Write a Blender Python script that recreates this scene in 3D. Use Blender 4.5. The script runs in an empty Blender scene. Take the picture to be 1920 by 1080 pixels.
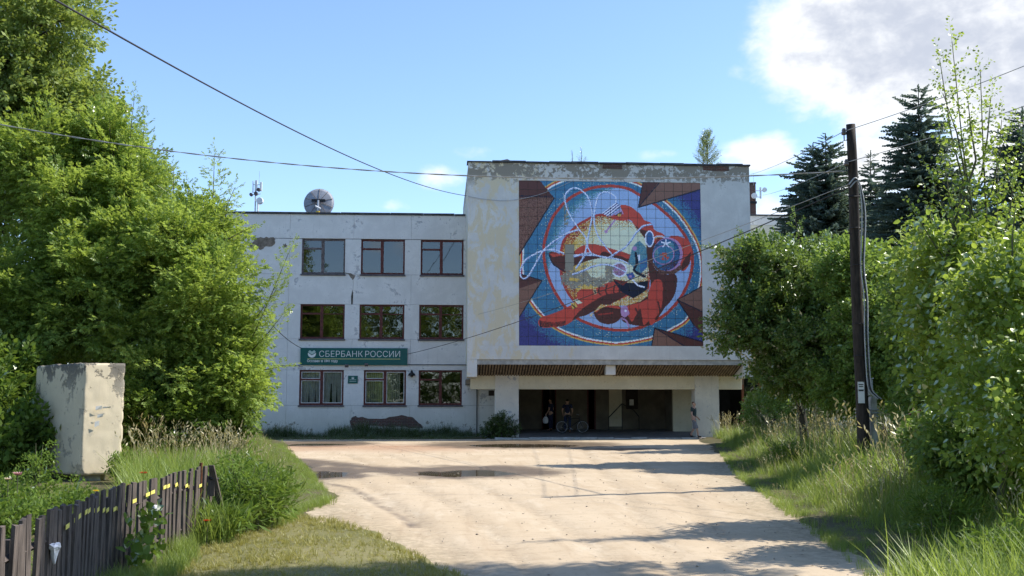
import bpy, math, random
import numpy as np
from mathutils import Vector

# ---------------------------------------------------------------- camera, sky, sun, exposure
SC = bpy.context.scene
COL = SC.collection
F = 2000.0                                   # focal length in photo pixels (photo 1920 x 1080)
EYE = np.array([0.0, 0.0, 1.7])
YAW, PITCH = math.radians(3.8), math.radians(6.19)
FW0 = np.array([math.sin(YAW), math.cos(YAW), 0.0])
RT = np.array([math.cos(YAW), -math.sin(YAW), 0.0])
FWD = FW0 * math.cos(PITCH) + np.array([0, 0, math.sin(PITCH)])
UPV = -FW0 * math.sin(PITCH) + np.array([0, 0, math.cos(PITCH)])
cd = bpy.data.cameras.new('camera')
cam = bpy.data.objects.new('camera', cd); COL.objects.link(cam)
cam.location = EYE; cam.rotation_euler = (math.pi / 2 + PITCH, 0, -YAW)
cd.sensor_width = 36.0; cd.lens = 36.0 * F / 1920.0; cd.clip_start = 0.1; cd.clip_end = 6000
SC.camera = cam
SUN_EL, SUN_AZ = math.radians(49), math.radians(82.0)     # azimuth from +Y towards +X
SC.view_settings.view_transform = 'Standard'; SC.view_settings.look = 'None'
SC.view_settings.exposure = 0.87; SC.view_settings.gamma = 1.0
sl = bpy.data.lights.new('sun', 'SUN'); sl.energy = 4.0; sl.angle = math.radians(0.53); sl.color = (1.0, .95, .86)
so = bpy.data.objects.new('sun', sl); COL.objects.link(so)
sd = Vector((math.sin(SUN_AZ) * math.cos(SUN_EL), math.cos(SUN_AZ) * math.cos(SUN_EL), math.sin(SUN_EL)))
so.rotation_euler = sd.to_track_quat('Z', 'Y').to_euler(); so.location = (30, 20, 40)


def node(nt, typ, ins=None, **props):
    n = nt.nodes.new(typ)
    for k, v in props.items(): setattr(n, k, v)
    for k, v in (ins or {}).items():
        s = n.inputs[k]
        if isinstance(v, bpy.types.NodeSocket): nt.links.new(v, s)
        elif isinstance(v, bpy.types.Node): nt.links.new(v.outputs[0], s)
        else:
            if hasattr(s, 'default_value') and s.type == 'RGBA' and len(v) == 3: v = (*v, 1)
            s.default_value = v
    return n
def mth(nt, op, a, b=0.0, c=None, clamp=False):
    d = {0: a, 1: b}
    if c is not None: d[2] = c
    return node(nt, 'ShaderNodeMath', d, operation=op, use_clamp=clamp).outputs[0]
def mixc(nt, f, a, b, mode='MIX'):
    n = nt.nodes.new('ShaderNodeMix'); n.data_type = 'RGBA'; n.blend_type = mode
    for s, v in ((n.inputs['Factor'], f), (n.inputs[6], a), (n.inputs[7], b)):
        if isinstance(v, bpy.types.NodeSocket): nt.links.new(v, s)
        else: s.default_value = (*v, 1) if isinstance(v, (tuple, list)) and len(v) == 3 else v
    return n.outputs[2]
def ramp(nt, f, lo, hi):
    return node(nt, 'ShaderNodeMapRange', {'Value': f, 'From Min': lo, 'From Max': hi}, interpolation_type='SMOOTHSTEP').outputs[0]
def noise(nt, vec, scale, detail=4, rough=.55, dist=0.0):
    d = {'Scale': scale, 'Detail': detail, 'Roughness': rough, 'Distortion': dist}
    if vec is not None: d['Vector'] = vec
    return node(nt, 'ShaderNodeTexNoise', d).outputs[0]
def scaled(nt, vec, s, off=(0, 0, 0)):
    return node(nt, 'ShaderNodeMapping', {'Vector': vec, 'Scale': s, 'Location': off}).outputs[0]

# sky: Nishita plus fair-weather cumulus described by direction (azimuth / elevation in degrees)
W = bpy.data.worlds.new('World'); SC.world = W; W.use_nodes = True
nt = W.node_tree; nt.nodes.clear()
sky = node(nt, 'ShaderNodeTexSky', sky_type='NISHITA', sun_disc=False, sun_elevation=SUN_EL, sun_rotation=SUN_AZ,
           altitude=250, air_density=0.9, dust_density=0.35, ozone_density=3.6)
tc = node(nt, 'ShaderNodeTexCoord').outputs['Generated']
sp = node(nt, 'ShaderNodeSeparateXYZ', {0: tc})
deg = 180 / math.pi
az = mth(nt, 'MULTIPLY', mth(nt, 'ARCTAN2', sp.outputs[0], sp.outputs[1]), deg)
el = mth(nt, 'MULTIPLY', mth(nt, 'ARCSINE', sp.outputs[2]), deg)
cv = node(nt, 'ShaderNodeCombineXYZ', {0: az, 1: mth(nt, 'MULTIPLY', el, 1.5)}).outputs[0]
big = noise(nt, cv, .16, 5, .58, .3)
fine = noise(nt, scaled(nt, cv, (1, 1, 1), (31, 7, 3)), .55, 4, .6, .2)
tot = None
def azel(px, py):
    d = FWD + RT * (px - 960) / F + UPV * (540 - py) / F
    d = d / np.linalg.norm(d)
    return math.degrees(math.atan2(d[0], d[1])), math.degrees(math.asin(d[2]))
for px, py, ra, re, w in ((1800, 40, 11.5, 6.6, 1.35), (1560, 120, 5.6, 3.6, .9), (1930, 170, 7, 3.6, 1.1), (1420, 285, 3.2, 1.5, .85), (1660, 320, 6.0, 2.2, .95), (1900, 300, 4, 1.8, .9),
                          (815, 335, 2.2, 1.0, .42), (900, 285, 1.9, .6, .36), (740, 385, 1.2, .5, .36), (1390, 135, 1.6, .7, .38), (1500, 400, 9, 1.5, .5), (1240, 290, 1.6, .5, .3)):
    a, e = azel(px, py)
    q = mth(nt, 'ADD', mth(nt, 'POWER', mth(nt, 'DIVIDE', mth(nt, 'SUBTRACT', az, a), ra), 2), mth(nt, 'POWER', mth(nt, 'DIVIDE', mth(nt, 'SUBTRACT', el, e), re), 2))
    m = mth(nt, 'MULTIPLY', mth(nt, 'SUBTRACT', 1.0, q, clamp=True), w)
    tot = m if tot is None else mth(nt, 'MAXIMUM', tot, m)
# scattered cumulus over the rest of the sky
cov = noise(nt, scaled(nt, tc, (1, 1, 1.6), (4.2, 1.7, 0)), 2.1, 3, .5)
scat = mth(nt, 'MULTIPLY', mth(nt, 'SUBTRACT', cov, .60, clamp=True), 5.0)
front = ramp(nt, mth(nt, 'ABSOLUTE', az), 38, 55)
tot = mth(nt, 'MAXIMUM', tot, mth(nt, 'MULTIPLY', scat, front))
tex = mth(nt, 'ADD', mth(nt, 'MULTIPLY', big, .75), mth(nt, 'MULTIPLY', fine, .25))
dens = mth(nt, 'SUBTRACT', mth(nt, 'ADD', tot, mth(nt, 'MULTIPLY', tex, 2.2)), 1.28)
alpha = mth(nt, 'MULTIPLY', ramp(nt, dens, 0.0, .62), ramp(nt, tot, 0.0, .3))
thick = ramp(nt, mth(nt, 'ADD', dens, mth(nt, 'MULTIPLY', mth(nt, 'SUBTRACT', fine, .5), .7)), .32, 1.3)
ccol = mixc(nt, thick, (4.4, 4.45, 4.5), (2.35, 2.55, 3.0))
final = mixc(nt, alpha, sky.outputs[0], ccol)
bg = node(nt, 'ShaderNodeBackground', {'Color': final, 'Strength': .15})
node(nt, 'ShaderNodeOutputWorld', {'Surface': bg})

# ---------------------------------------------------------------- helpers
rng = np.random.default_rng(7); random.seed(7)
def atD(px, py, d): return EYE + d * (FWD + RT * (px - 960) / F + UPV * (540 - py) / F)
def rayd(px, py): return FWD + RT * (px - 960) / F + UPV * (540 - py) / F
def onY(px, py, Y):
    r = rayd(px, py); return EYE + r * (Y / r[1])
def onG(px, py, z=0.0):
    r = rayd(px, py); return EYE + r * ((z - EYE[2]) / r[2])
ORG = {}
def tag(o, label=None, cat=None, group=None, kind=None):
    for k, v in (('label', label), ('category', cat), ('group', group), ('kind', kind)):
        if v: o[k] = v
    return o
def thing(name, loc, label, cat, group=None):
    o = bpy.data.objects.new(name, None); COL.objects.link(o); o.location = loc; o.empty_display_size = .2
    ORG[o.name] = np.array(loc, float)
    return tag(o, label, cat, group)
def link(name, me, mat, parent=None, loc=None, smooth=False):
    o = bpy.data.objects.new(name, me); COL.objects.link(o)
    if mat is not None and not me.materials: me.materials.append(mat)
    if parent is not None:
        o.parent = parent; ORG[o.name] = ORG[parent.name]
    elif loc is not None:
        o.location = loc; ORG[o.name] = np.array(loc, float)
    else: ORG[o.name] = np.zeros(3)
    if smooth: me.polygons.foreach_set('use_smooth', [True] * len(me.polygons))
    return o
def npmesh(name, v, f):
    v = np.asarray(v, np.float32); f = np.asarray(f, np.int32)
    me = bpy.data.meshes.new(name); k = f.shape[1]
    me.vertices.add(len(v)); me.vertices.foreach_set('co', v.ravel())
    me.loops.add(f.size); me.loops.foreach_set('vertex_index', f.ravel())
    me.polygons.add(len(f)); me.polygons.foreach_set('loop_start', np.arange(0, f.size, k, dtype=np.int32))
    me.update(calc_edges=True)
    return me
class MB:
    def __init__(s): s.v = []; s.f = []
    def add(s, v, f):
        b = len(s.v); s.v += [tuple(map(float, p)) for p in v]; s.f += [tuple(b + i for i in q) for q in f]; return s
    def box(s, x0, x1, y0, y1, z0, z1, j=0.0):
        v = [(x, y, z) for z in (z0, z1) for y in (y0, y1) for x in (x0, x1)]
        if j: v = [tuple(c + random.uniform(-j, j) for c in p) for p in v]
        return s.add(v, [(0, 2, 3, 1), (4, 5, 7, 6), (0, 1, 5, 4), (2, 6, 7, 3), (0, 4, 6, 2), (1, 3, 7, 5)])
    def obox(s, c, ax, ay, az):                # oriented box: centre and three half-axis vectors
        c, ax, ay, az = map(np.asarray, (c, ax, ay, az))
        v = [c + i * ax + j * ay + k * az for k in (-1, 1) for j in (-1, 1) for i in (-1, 1)]
        return s.add(v, [(0, 2, 3, 1), (4, 5, 7, 6), (0, 1, 5, 4), (2, 6, 7, 3), (0, 4, 6, 2), (1, 3, 7, 5)])
    def tube(s, pts, rad, n=6, cap=True):
        P = [np.asarray(p, float) for p in pts]; m = len(P)
        if not hasattr(rad, '__len__'): rad = [rad] * m
        V = []; prev = None
        for i in range(m):
            d = P[min(i + 1, m - 1)] - P[max(i - 1, 0)]; d = d / (np.linalg.norm(d) + 1e-9)
            if prev is None:
                a = np.array([0, 0, 1.]) if abs(d[2]) < .9 else np.array([1., 0, 0]); u = np.cross(d, a)
            else: u = prev - d * np.dot(prev, d)
            u = u / (np.linalg.norm(u) + 1e-9); prev = u; w = np.cross(d, u)
            for k in range(n):
                t = 2 * math.pi * k / n; V.append(P[i] + rad[i] * (math.cos(t) * u + math.sin(t) * w))
        Fc = [(i * n + k, i * n + (k + 1) % n, (i + 1) * n + (k + 1) % n, (i + 1) * n + k) for i in range(m - 1) for k in range(n)]
        if cap: Fc += [tuple(range(n))[::-1], tuple((m - 1) * n + k for k in range(n))]
        return s.add(V, Fc)
    def prism(s, poly, y0, y1):                # polygon in X-Z pushed along Y
        n = len(poly)
        v = [(x, y0, z) for x, z in poly] + [(x, y1, z) for x, z in poly]
        return s.add(v, [tuple(range(n)), tuple(range(2 * n - 1, n - 1, -1))] + [(i, i + n, (i + 1) % n + n, (i + 1) % n) for i in range(n)])
    def mesh(s, name, org=(0, 0, 0)):
        me = bpy.data.meshes.new(name); o = np.asarray(org, float)
        me.from_pydata([tuple(np.asarray(p) - o) for p in s.v], [], s.f); me.update(); return me
    def build(s, name, mat, parent=None, loc=None, smooth=False, bevel=0):
        org = ORG[parent.name] if parent is not None else (loc if loc is not None else (0, 0, 0))
        o = link(name, s.mesh(name, org), mat, parent, loc, smooth)
        if bevel:
            m = o.modifiers.new('bevel', 'BEVEL'); m.width = bevel; m.segments = 2; m.limit_method = 'ANGLE'
        return o
def frames(d, roll):
    d = d / np.linalg.norm(d, axis=1, keepdims=True)
    up = np.tile(np.array([0, 0, 1.]), (len(d), 1)); up[np.abs(d[:, 2]) > .95] = (1, 0, 0)
    y = np.cross(up, d); y /= np.linalg.norm(y, axis=1, keepdims=True); z = np.cross(d, y)
    c, s_ = np.cos(roll)[:, None], np.sin(roll)[:, None]
    return np.stack([d, c * y + s_ * z, -s_ * y + c * z], axis=2)      # columns x, y, z
def scatter(templates, P, D, S, roll=None, gen=None):
    """merge transformed copies of leaf-spray templates into vertex / quad arrays"""
    g = gen or rng; n = len(P)
    if n == 0: return np.zeros((0, 3)), np.zeros((0, 4), int)
    if roll is None: roll = g.normal(0, .5, n)
    R = frames(np.asarray(D, float), roll); V, Q = [], []; base = 0; which = g.integers(0, len(templates), n)
    for t, (tv, tf) in enumerate(templates):
        ix = np.where(which == t)[0]
        if len(ix) == 0: continue
        v = np.einsum('nij,mj->nmi', R[ix], tv) * np.asarray(S)[ix][:, None, None] + np.asarray(P)[ix][:, None, :]
        q = tf[None] + (np.arange(len(ix)) * len(tv))[:, None, None] + base
        V.append(v.reshape(-1, 3)); Q.append(q.reshape(-1, 4)); base += len(ix) * len(tv)
    return np.concatenate(V), np.concatenate(Q)
def diamonds(base, dirs, side, L, Wd, fold=.15):
    """leaf-shaped quads: base, left, tip, right"""
    base, dirs, side = map(lambda a: np.asarray(a, float), (base, dirs, side)); L = np.asarray(L)[:, None]; Wd = np.asarray(Wd)[:, None]
    dirs = dirs / np.linalg.norm(dirs, axis=1, keepdims=True); side = side - dirs * (side * dirs).sum(1, keepdims=True)
    side /= np.linalg.norm(side, axis=1, keepdims=True) + 1e-9; nrm = np.cross(dirs, side)
    m = base + dirs * L * .42
    v = np.stack([base, m + side * Wd + nrm * Wd * fold, base + dirs * L, m - side * Wd + nrm * Wd * fold], axis=1)
    return v.reshape(-1, 3), np.arange(len(base) * 4).reshape(-1, 4)
_H = np.random.default_rng(3).random((256, 256))
def vn(x, y):
    x = np.asarray(x, float); y = np.asarray(y, float)
    xi = np.floor(x).astype(int); yi = np.floor(y).astype(int); fx = x - xi; fy = y - yi
    fx = fx * fx * (3 - 2 * fx); fy = fy * fy * (3 - 2 * fy); h = lambda a, b: _H[a % 256, b % 256]
    return (h(xi, yi) * (1 - fx) + h(xi + 1, yi) * fx) * (1 - fy) + (h(xi, yi + 1) * (1 - fx) + h(xi + 1, yi + 1) * fx) * fy
def fbm(x, y, o=4):
    return sum(vn(np.asarray(x) * 2 ** i + 17 * i, np.asarray(y) * 2 ** i + 9 * i) * .5 ** i for i in range(o)) / sum(.5 ** i for i in range(o))
def inpoly(x, y, poly):
    x = np.asarray(x, float); y = np.asarray(y, float); r = np.zeros(x.shape, bool); n = len(poly)
    for i in range(n):
        x0, y0 = poly[i]; x1, y1 = poly[(i + 1) % n]
        if y0 == y1: continue
        r ^= ((y0 > y) != (y1 > y)) & (x < (x1 - x0) * (y - y0) / (y1 - y0) + x0)
    return r
def spline(p, n=10, closed=False):
    p = np.asarray(p, float); m = len(p); out = []
    for i in range(m if closed else m - 1):
        a, b, c, d = (p[(i - 1) % m], p[i], p[(i + 1) % m], p[(i + 2) % m]) if closed else (p[max(i - 1, 0)], p[i], p[i + 1], p[min(i + 2, m - 1)])
        for k in range(n):
            t = k / n; out.append(.5 * (2 * b + (c - a) * t + (2 * a - 5 * b + 4 * c - d) * t * t + (3 * b - a - 3 * c + d) * t ** 3))
    if not closed: out.append(p[-1])
    return np.array(out)

# ---------------------------------------------------------------- materials
def newmat(name):
    m = bpy.data.materials.new(name); m.use_nodes = True; t = m.node_tree; t.nodes.clear(); return m, t
def finish(t, shader): node(t, 'ShaderNodeOutputMaterial', {'Surface': shader})
def pos(t): return node(t, 'ShaderNodeNewGeometry').outputs['Position']
def bump(t, h, dist, strength=.6): return node(t, 'ShaderNodeBump', {'Height': h, 'Distance': dist, 'Strength': strength}).outputs[0]
def plain(name, col, rough=.7, var=.25, scale=6.0, metal=0.0, bmp=0.0, dark=None, stretch=(1, 1, 1), spec=.3):
    m, t = newmat(name); p = scaled(t, pos(t), stretch)
    n = noise(t, p, scale, 6, .65); f = ramp(t, n, .3, .72)
    c = mixc(t, f, dark or tuple(x * (1 - var) for x in col), tuple(min(1, x * (1 + var * .5)) for x in col))
    ins = {'Base Color': c, 'Roughness': rough, 'Metallic': metal, 'Specular IOR Level': spec}
    if bmp: ins['Normal'] = bump(t, noise(t, p, scale * 5, 5, .7), bmp)
    finish(t, node(t, 'ShaderNodeBsdfPrincipled', ins)); return m
def leafmat(name, dk, lt, trans=.35, gloss=.12, rough=.45):
    m, t = newmat(name); g = node(t, 'ShaderNodeNewGeometry'); r = g.outputs['Random Per Island']
    big_ = noise(t, g.outputs['Position'], .9, 3, .6)
    f = mth(t, 'ADD', mth(t, 'MULTIPLY', r, .65), mth(t, 'MULTIPLY', mth(t, 'SUBTRACT', big_, .32), .9), clamp=True)
    c = mixc(t, f, dk, lt)
    ct = mixc(t, .55, c, tuple(min(1, a * b) for a, b in zip(lt, (1.5, 1.45, .7))))
    d = node(t, 'ShaderNodeBsdfDiffuse', {'Color': c}); tr = node(t, 'ShaderNodeBsdfTranslucent', {'Color': ct})
    a = node(t, 'ShaderNodeMixShader', {0: trans, 1: d.outputs[0], 2: tr.outputs[0]})
    gl = node(t, 'ShaderNodeBsdfGlossy', {'Color': (.95, .97, .88), 'Roughness': rough})
    fr = node(t, 'ShaderNodeFresnel', {'IOR': 1.4})
    finish(t, node(t, 'ShaderNodeMixShader', {0: mth(t, 'MULTIPLY', fr, gloss * 3, clamp=True), 1: a.outputs[0], 2: gl.outputs[0]})); return m
def plaster(name, base, under, under2=None, thr=.6, top=None, cream=None, low=None, streaks=.35):
    """old painted render: flaked patches, rain streaks, optional worn top band / cream patches / rising damp"""
    m, t = newmat(name); p = pos(t); s = node(t, 'ShaderNodeSeparateXYZ', {0: p}); z = s.outputs[2]
    a = noise(t, p, 1.1, 8, .62, .4); b = noise(t, p, 5.0, 7, .7); fine_ = noise(t, p, 22, 5, .7)
    streak = noise(t, scaled(t, p, (7, 7, .4)), 1.0, 6, .68)
    c = mixc(t, ramp(t, a, .35, .7), tuple(x * .86 for x in base), base)
    if cream:
        left = ramp(t, s.outputs[0], cream[1], cream[2])
        cf = ramp(t, mth(t, 'ADD', noise(t, scaled(t, p, (1, 1, .5), (3, 1, 8)), 1.5, 9, .72, .5), mth(t, 'MULTIPLY', left, -.22)), .46, .54)
        c = mixc(t, mth(t, 'MULTIPLY', cf, .9), c, cream[0])
    c = mixc(t, mth(t, 'MULTIPLY', ramp(t, streak, .55 if streaks < .5 else .42, .8 if streaks < .5 else .62), streaks), c, tuple(x * (.55 if streaks < .5 else .28) for x in base))
    c = mixc(t, mth(t, 'MULTIPLY', ramp(t, b, .60, .66), .6), c, under)
    sp2 = noise(t, scaled(t, p, (1, 1, .8), (9, 4, 2)), 11, 6, .75)
    c = mixc(t, mth(t, 'MULTIPLY', mth(t, 'MULTIPLY', ramp(t, sp2, .56, .64), ramp(t, a, .40, .62)), .65), c, tuple(x * .8 for x in under))
    fl = mth(t, 'ADD', mth(t, 'MULTIPLY', a, .55), mth(t, 'MULTIPLY', b, .45))
    f1 = ramp(t, fl, thr, thr + .025)
    c = mixc(t, f1, c, under)
    h = mth(t, 'SUBTRACT', mth(t, 'MULTIPLY', fine_, .25), f1)
    if top:
        zz = ramp(t, z, top[0], top[1])
        f2 = ramp(t, mth(t, 'ADD', fl, mth(t, 'MULTIPLY', zz, .10)), .575, .60); f2 = mth(t, 'MULTIPLY', f2, zz)
        c = mixc(t, f2, c, under2 or under); h = mth(t, 'SUBTRACT', h, f2)
    if low:
        zz = ramp(t, z, low, 0.0)
        c = mixc(t, mth(t, 'MULTIPLY', zz, .55), c, (.46, .43, .29))
        f3 = mth(t, 'MULTIPLY', ramp(t, mth(t, 'ADD', fl, mth(t, 'MULTIPLY', zz, .10)), .64, .67), zz)
        c = mixc(t, mth(t, 'MULTIPLY', f3, .8), c, (.24, .21, .15))
    c = mixc(t, mth(t, 'MULTIPLY', ramp(t, fine_, .62, .75), .3), c, tuple(x * .5 for x in under))
    finish(t, node(t, 'ShaderNodeBsdfPrincipled', {'Base Color': c, 'Roughness': .88, 'Specular IOR Level': .2, 'Normal': bump(t, h, .012, .8)})); return m
M = {}
M['wing'] = plaster('wing_plaster', (.78, .77, .75), (.50, .50, .51), thr=.575, low=2.4, streaks=.45)
M['tower'] = plaster('tower_plaster', (.74, .73, .69), (.55, .55, .54), (.30, .27, .22), thr=.66, top=(11.9, 12.9), cream=((.70, .61, .42), 2.5, 11.0))
M['beam'] = plaster('beam_plaster', (.74, .67, .50), (.55, .43, .22), thr=.68)
M['column'] = plaster('column_plaster', (.74, .70, .62), (.42, .43, .46), thr=.585)
M['rightwing'] = plaster('cream_plaster', (.70, .68, .56), (.50, .38, .16), thr=.60)
M['slab'] = plaster('slab_plaster', (.68, .58, .41), (.42, .37, .28), (.16, .145, .12), thr=.535, streaks=.45, top=(1.6, 2.6))
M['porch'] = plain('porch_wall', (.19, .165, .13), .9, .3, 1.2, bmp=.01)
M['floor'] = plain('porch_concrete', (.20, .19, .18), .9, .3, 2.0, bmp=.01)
M['cap'] = plain('roofing_felt', (.07, .075, .085), .8, .5, 3.0, bmp=.01)
M['brownslat'] = plain('slat_wood', (.30, .23, .16), .85, .5, 4.0, bmp=.004)
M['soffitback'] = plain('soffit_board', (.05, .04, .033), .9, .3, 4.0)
M['frame'] = plain('window_paint', (.125, .035, .03), .55, .5, 9.0, bmp=.003)
M['greyframe'] = plain('weathered_window_paint', (.16, .13, .125), .7, .6, 9.0, bmp=.003)
M['whiteframe'] = plain('white_sash', (.62, .62, .60), .6, .25, 8.0)
M['sill'] = plain('window_sill', (.13, .12, .13), .8, .4, 6.0, bmp=.004)
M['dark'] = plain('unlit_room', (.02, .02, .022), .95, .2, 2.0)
M['curtain'] = plain('curtain_cloth', (.62, .64, .62), .9, .2, 5.0)
M['blind'] = plain('vertical_blind', (.50, .52, .40), .9, .2, 5.0)
M['bank'] = plain('sign_green', (.008, .105, .095), .35, .12, 3.0, spec=.4)
M['letter'] = plain('sign_white', (.78, .80, .78), .5, .05, 3.0)
M['signyellow'] = plain('sign_line', (.75, .72, .30), .5, .05, 3.0)
M['grout'] = plain('mosaic_mortar', (.20, .19, .17), .95, .4, 6.0)
M['metal'] = plain('galvanised', (.45, .46, .48), .45, .25, 8.0, metal=.6)
M['blackmetal'] = plain('black_metal', (.03, .03, .032), .5, .3, 8.0, metal=.3)
M['antenna'] = plain('antenna_white', (.78, .78, .78), .5, .08, 4.0)
M['dish'] = plain('dish_grey', (.27, .28, .31), .55, .18, 3.0)
M['yellow'] = plain('yellow_paint', (.65, .45, .04), .5, .2, 4.0)
M['pole'] = plain('tarred_timber', (.042, .033, .028), .85, .55, 5.0, bmp=.012, stretch=(4, 4, .5))
M['concrete'] = plain('concrete', (.44, .43, .39), .92, .3, 4.0, bmp=.008)
M['cable'] = plain('grey_cable', (.42, .43, .44), .5, .2, 8.0)
M['alu'] = plain('aluminium_wire', (.42, .41, .39), .45, .1, 8.0, metal=.25)
M['wire'] = plain('black_wire', (.035, .035, .04), .6, .2, 8.0)
M['porcelain'] = plain('porcelain', (.10, .08, .07), .25, .2, 8.0, spec=.6)
M['paper'] = plain('paper', (.72, .70, .66), .8, .1, 9.0)
M['picket'] = plain('weathered_picket', (.115, .092, .078), .9, .5, 7.0, bmp=.006, stretch=(3, 3, .6))
M['tape'] = plain('yellow_tape', (.78, .68, .16), .5, .15, 12.0)
M['rag'] = plain('white_plastic', (.70, .70, .72), .5, .2, 20.0)
M['bark'] = plain('bark', (.085, .07, .055), .95, .5, 6.0, bmp=.015, stretch=(3, 3, .8))
M['greenbark'] = plain('young_bark', (.12, .12, .07), .9, .4, 6.0)
M['rust'] = plain('rust', (.17, .065, .03), .9, .5, 9.0, bmp=.004)
M['brick'] = None
m, t = newmat('exposed_brick'); p = pos(t)
br = node(t, 'ShaderNodeTexBrick', {'Vector': scaled(t, node(t, 'ShaderNodeCombineXYZ', {0: node(t, 'ShaderNodeSeparateXYZ', {0: p}).outputs[0], 1: node(t, 'ShaderNodeSeparateXYZ', {0: p}).outputs[2]}).outputs[0], (1, 1, 1)),
     'Color1': (.16, .055, .038), 'Color2': (.09, .042, .034), 'Mortar': (.16, .14, .12), 'Scale': 1.0, 'Mortar Size': .012, 'Brick Width': .26, 'Row Height': .077})
finish(t, node(t, 'ShaderNodeBsdfPrincipled', {'Base Color': mixc(t, ramp(t, noise(t, p, 3, 6, .7), .4, .7), br.outputs[0], (.09, .065, .055)), 'Roughness': .95, 'Normal': bump(t, mth(t, 'ADD', br.outputs[1], noise(t, p, 9, 4)), .02)}))
M['brick'] = m
m, t = newmat('window_glass')
gl = node(t, 'ShaderNodeBsdfGlossy', {'Color': (.93, .96, .97), 'Roughness': .015}); tr = node(t, 'ShaderNodeBsdfTransparent', {'Color': (.80, .84, .82)})
wv = bump(t, noise(t, pos(t), 1.4, 2), .004, .35); t.links.new(wv, gl.inputs['Normal'])
finish(t, node(t, 'ShaderNodeMixShader', {0: mth(t, 'ADD', mth(t, 'MULTIPLY', node(t, 'ShaderNodeFresnel', {'IOR': 1.5}), 1.9), .05, clamp=True), 1: tr.outputs[0], 2: gl.outputs[0]})); M['glass'] = m
m, t = newmat('mosaic_tesserae'); at = node(t, 'ShaderNodeAttribute', attribute_name='tess')
finish(t, node(t, 'ShaderNodeBsdfPrincipled', {'Base Color': at.outputs[0], 'Roughness': .45, 'Specular IOR Level': .4})); M['mosaic'] = m
m, t = newmat('puddle_water'); p = pos(t)
finish(t, node(t, 'ShaderNodeBsdfPrincipled', {'Base Color': (.10, .075, .045), 'Roughness': .04, 'IOR': 1.33, 'Specular IOR Level': .6, 'Normal': bump(t, noise(t, p, 14, 2), .002, .3)})); M['water'] = m
# leaf kinds
M['maple'] = leafmat('box_elder_leaf', (0.092, 0.168, 0.032), (0.37, 0.47, 0.115), .50, .07, .45)
M['maple2'] = leafmat('tall_tree_leaf', (0.08, 0.138, 0.031), (0.33, 0.4, 0.11), .46, .08, .45)
M['apple'] = leafmat('orchard_leaf', (0.048, 0.102, 0.025), (0.2, 0.285, 0.075), .40, .12, .42)
M['lilac'] = leafmat('lilac_leaf', (0.068, 0.132, 0.028), (0.255, 0.36, 0.09), .46, .08, .45)
M['poplar'] = leafmat('poplar_leaf', (0.1, 0.178, 0.03), (0.32, 0.41, 0.09), .50, .08, .45)
M['spruce'] = leafmat('blue_spruce_needle', (0.06, 0.1, 0.085), (0.21, 0.28, 0.25), .25, .05, .6)
M['birch'] = leafmat('birch_leaf', (.11, .15, .03), (.22, .27, .07), .4, .08)
M['grass'] = leafmat('grass_blade', (0.105, 0.16, 0.032), (0.3, 0.38, 0.1), .44, .015)
M['straw'] = leafmat('seed_head', (.26, .22, .12), (.48, .42, .26), .3, .04)
M['lawn'] = leafmat('mown_grass_blade', (0.2, 0.2, 0.055), (0.42, 0.38, 0.14), .35, .02)
M['weed'] = leafmat('weed_leaf', (0.07, 0.125, 0.022), (0.18, 0.265, 0.05), .40, .05)
M['shadeweed'] = leafmat('shade_dark_weed', (.035, .065, .018), (.08, .12, .03), .3, .08)  # darker copy of the weed green, shade put into the colour
M['petal_red'] = leafmat('red_petal', (.45, .012, .012), (.62, .03, .02), .3, .05)
M['petal_pink'] = leafmat('pink_petal', (.5, .22, .30), (.62, .36, .42), .3, .05)
M['petal_pale'] = leafmat('pale_petal', (.62, .45, .38), (.75, .62, .55), .3, .05)
M['petal_yellow'] = leafmat('yellow_petal', (.70, .42, .01), (.80, .55, .03), .3, .05)
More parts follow.
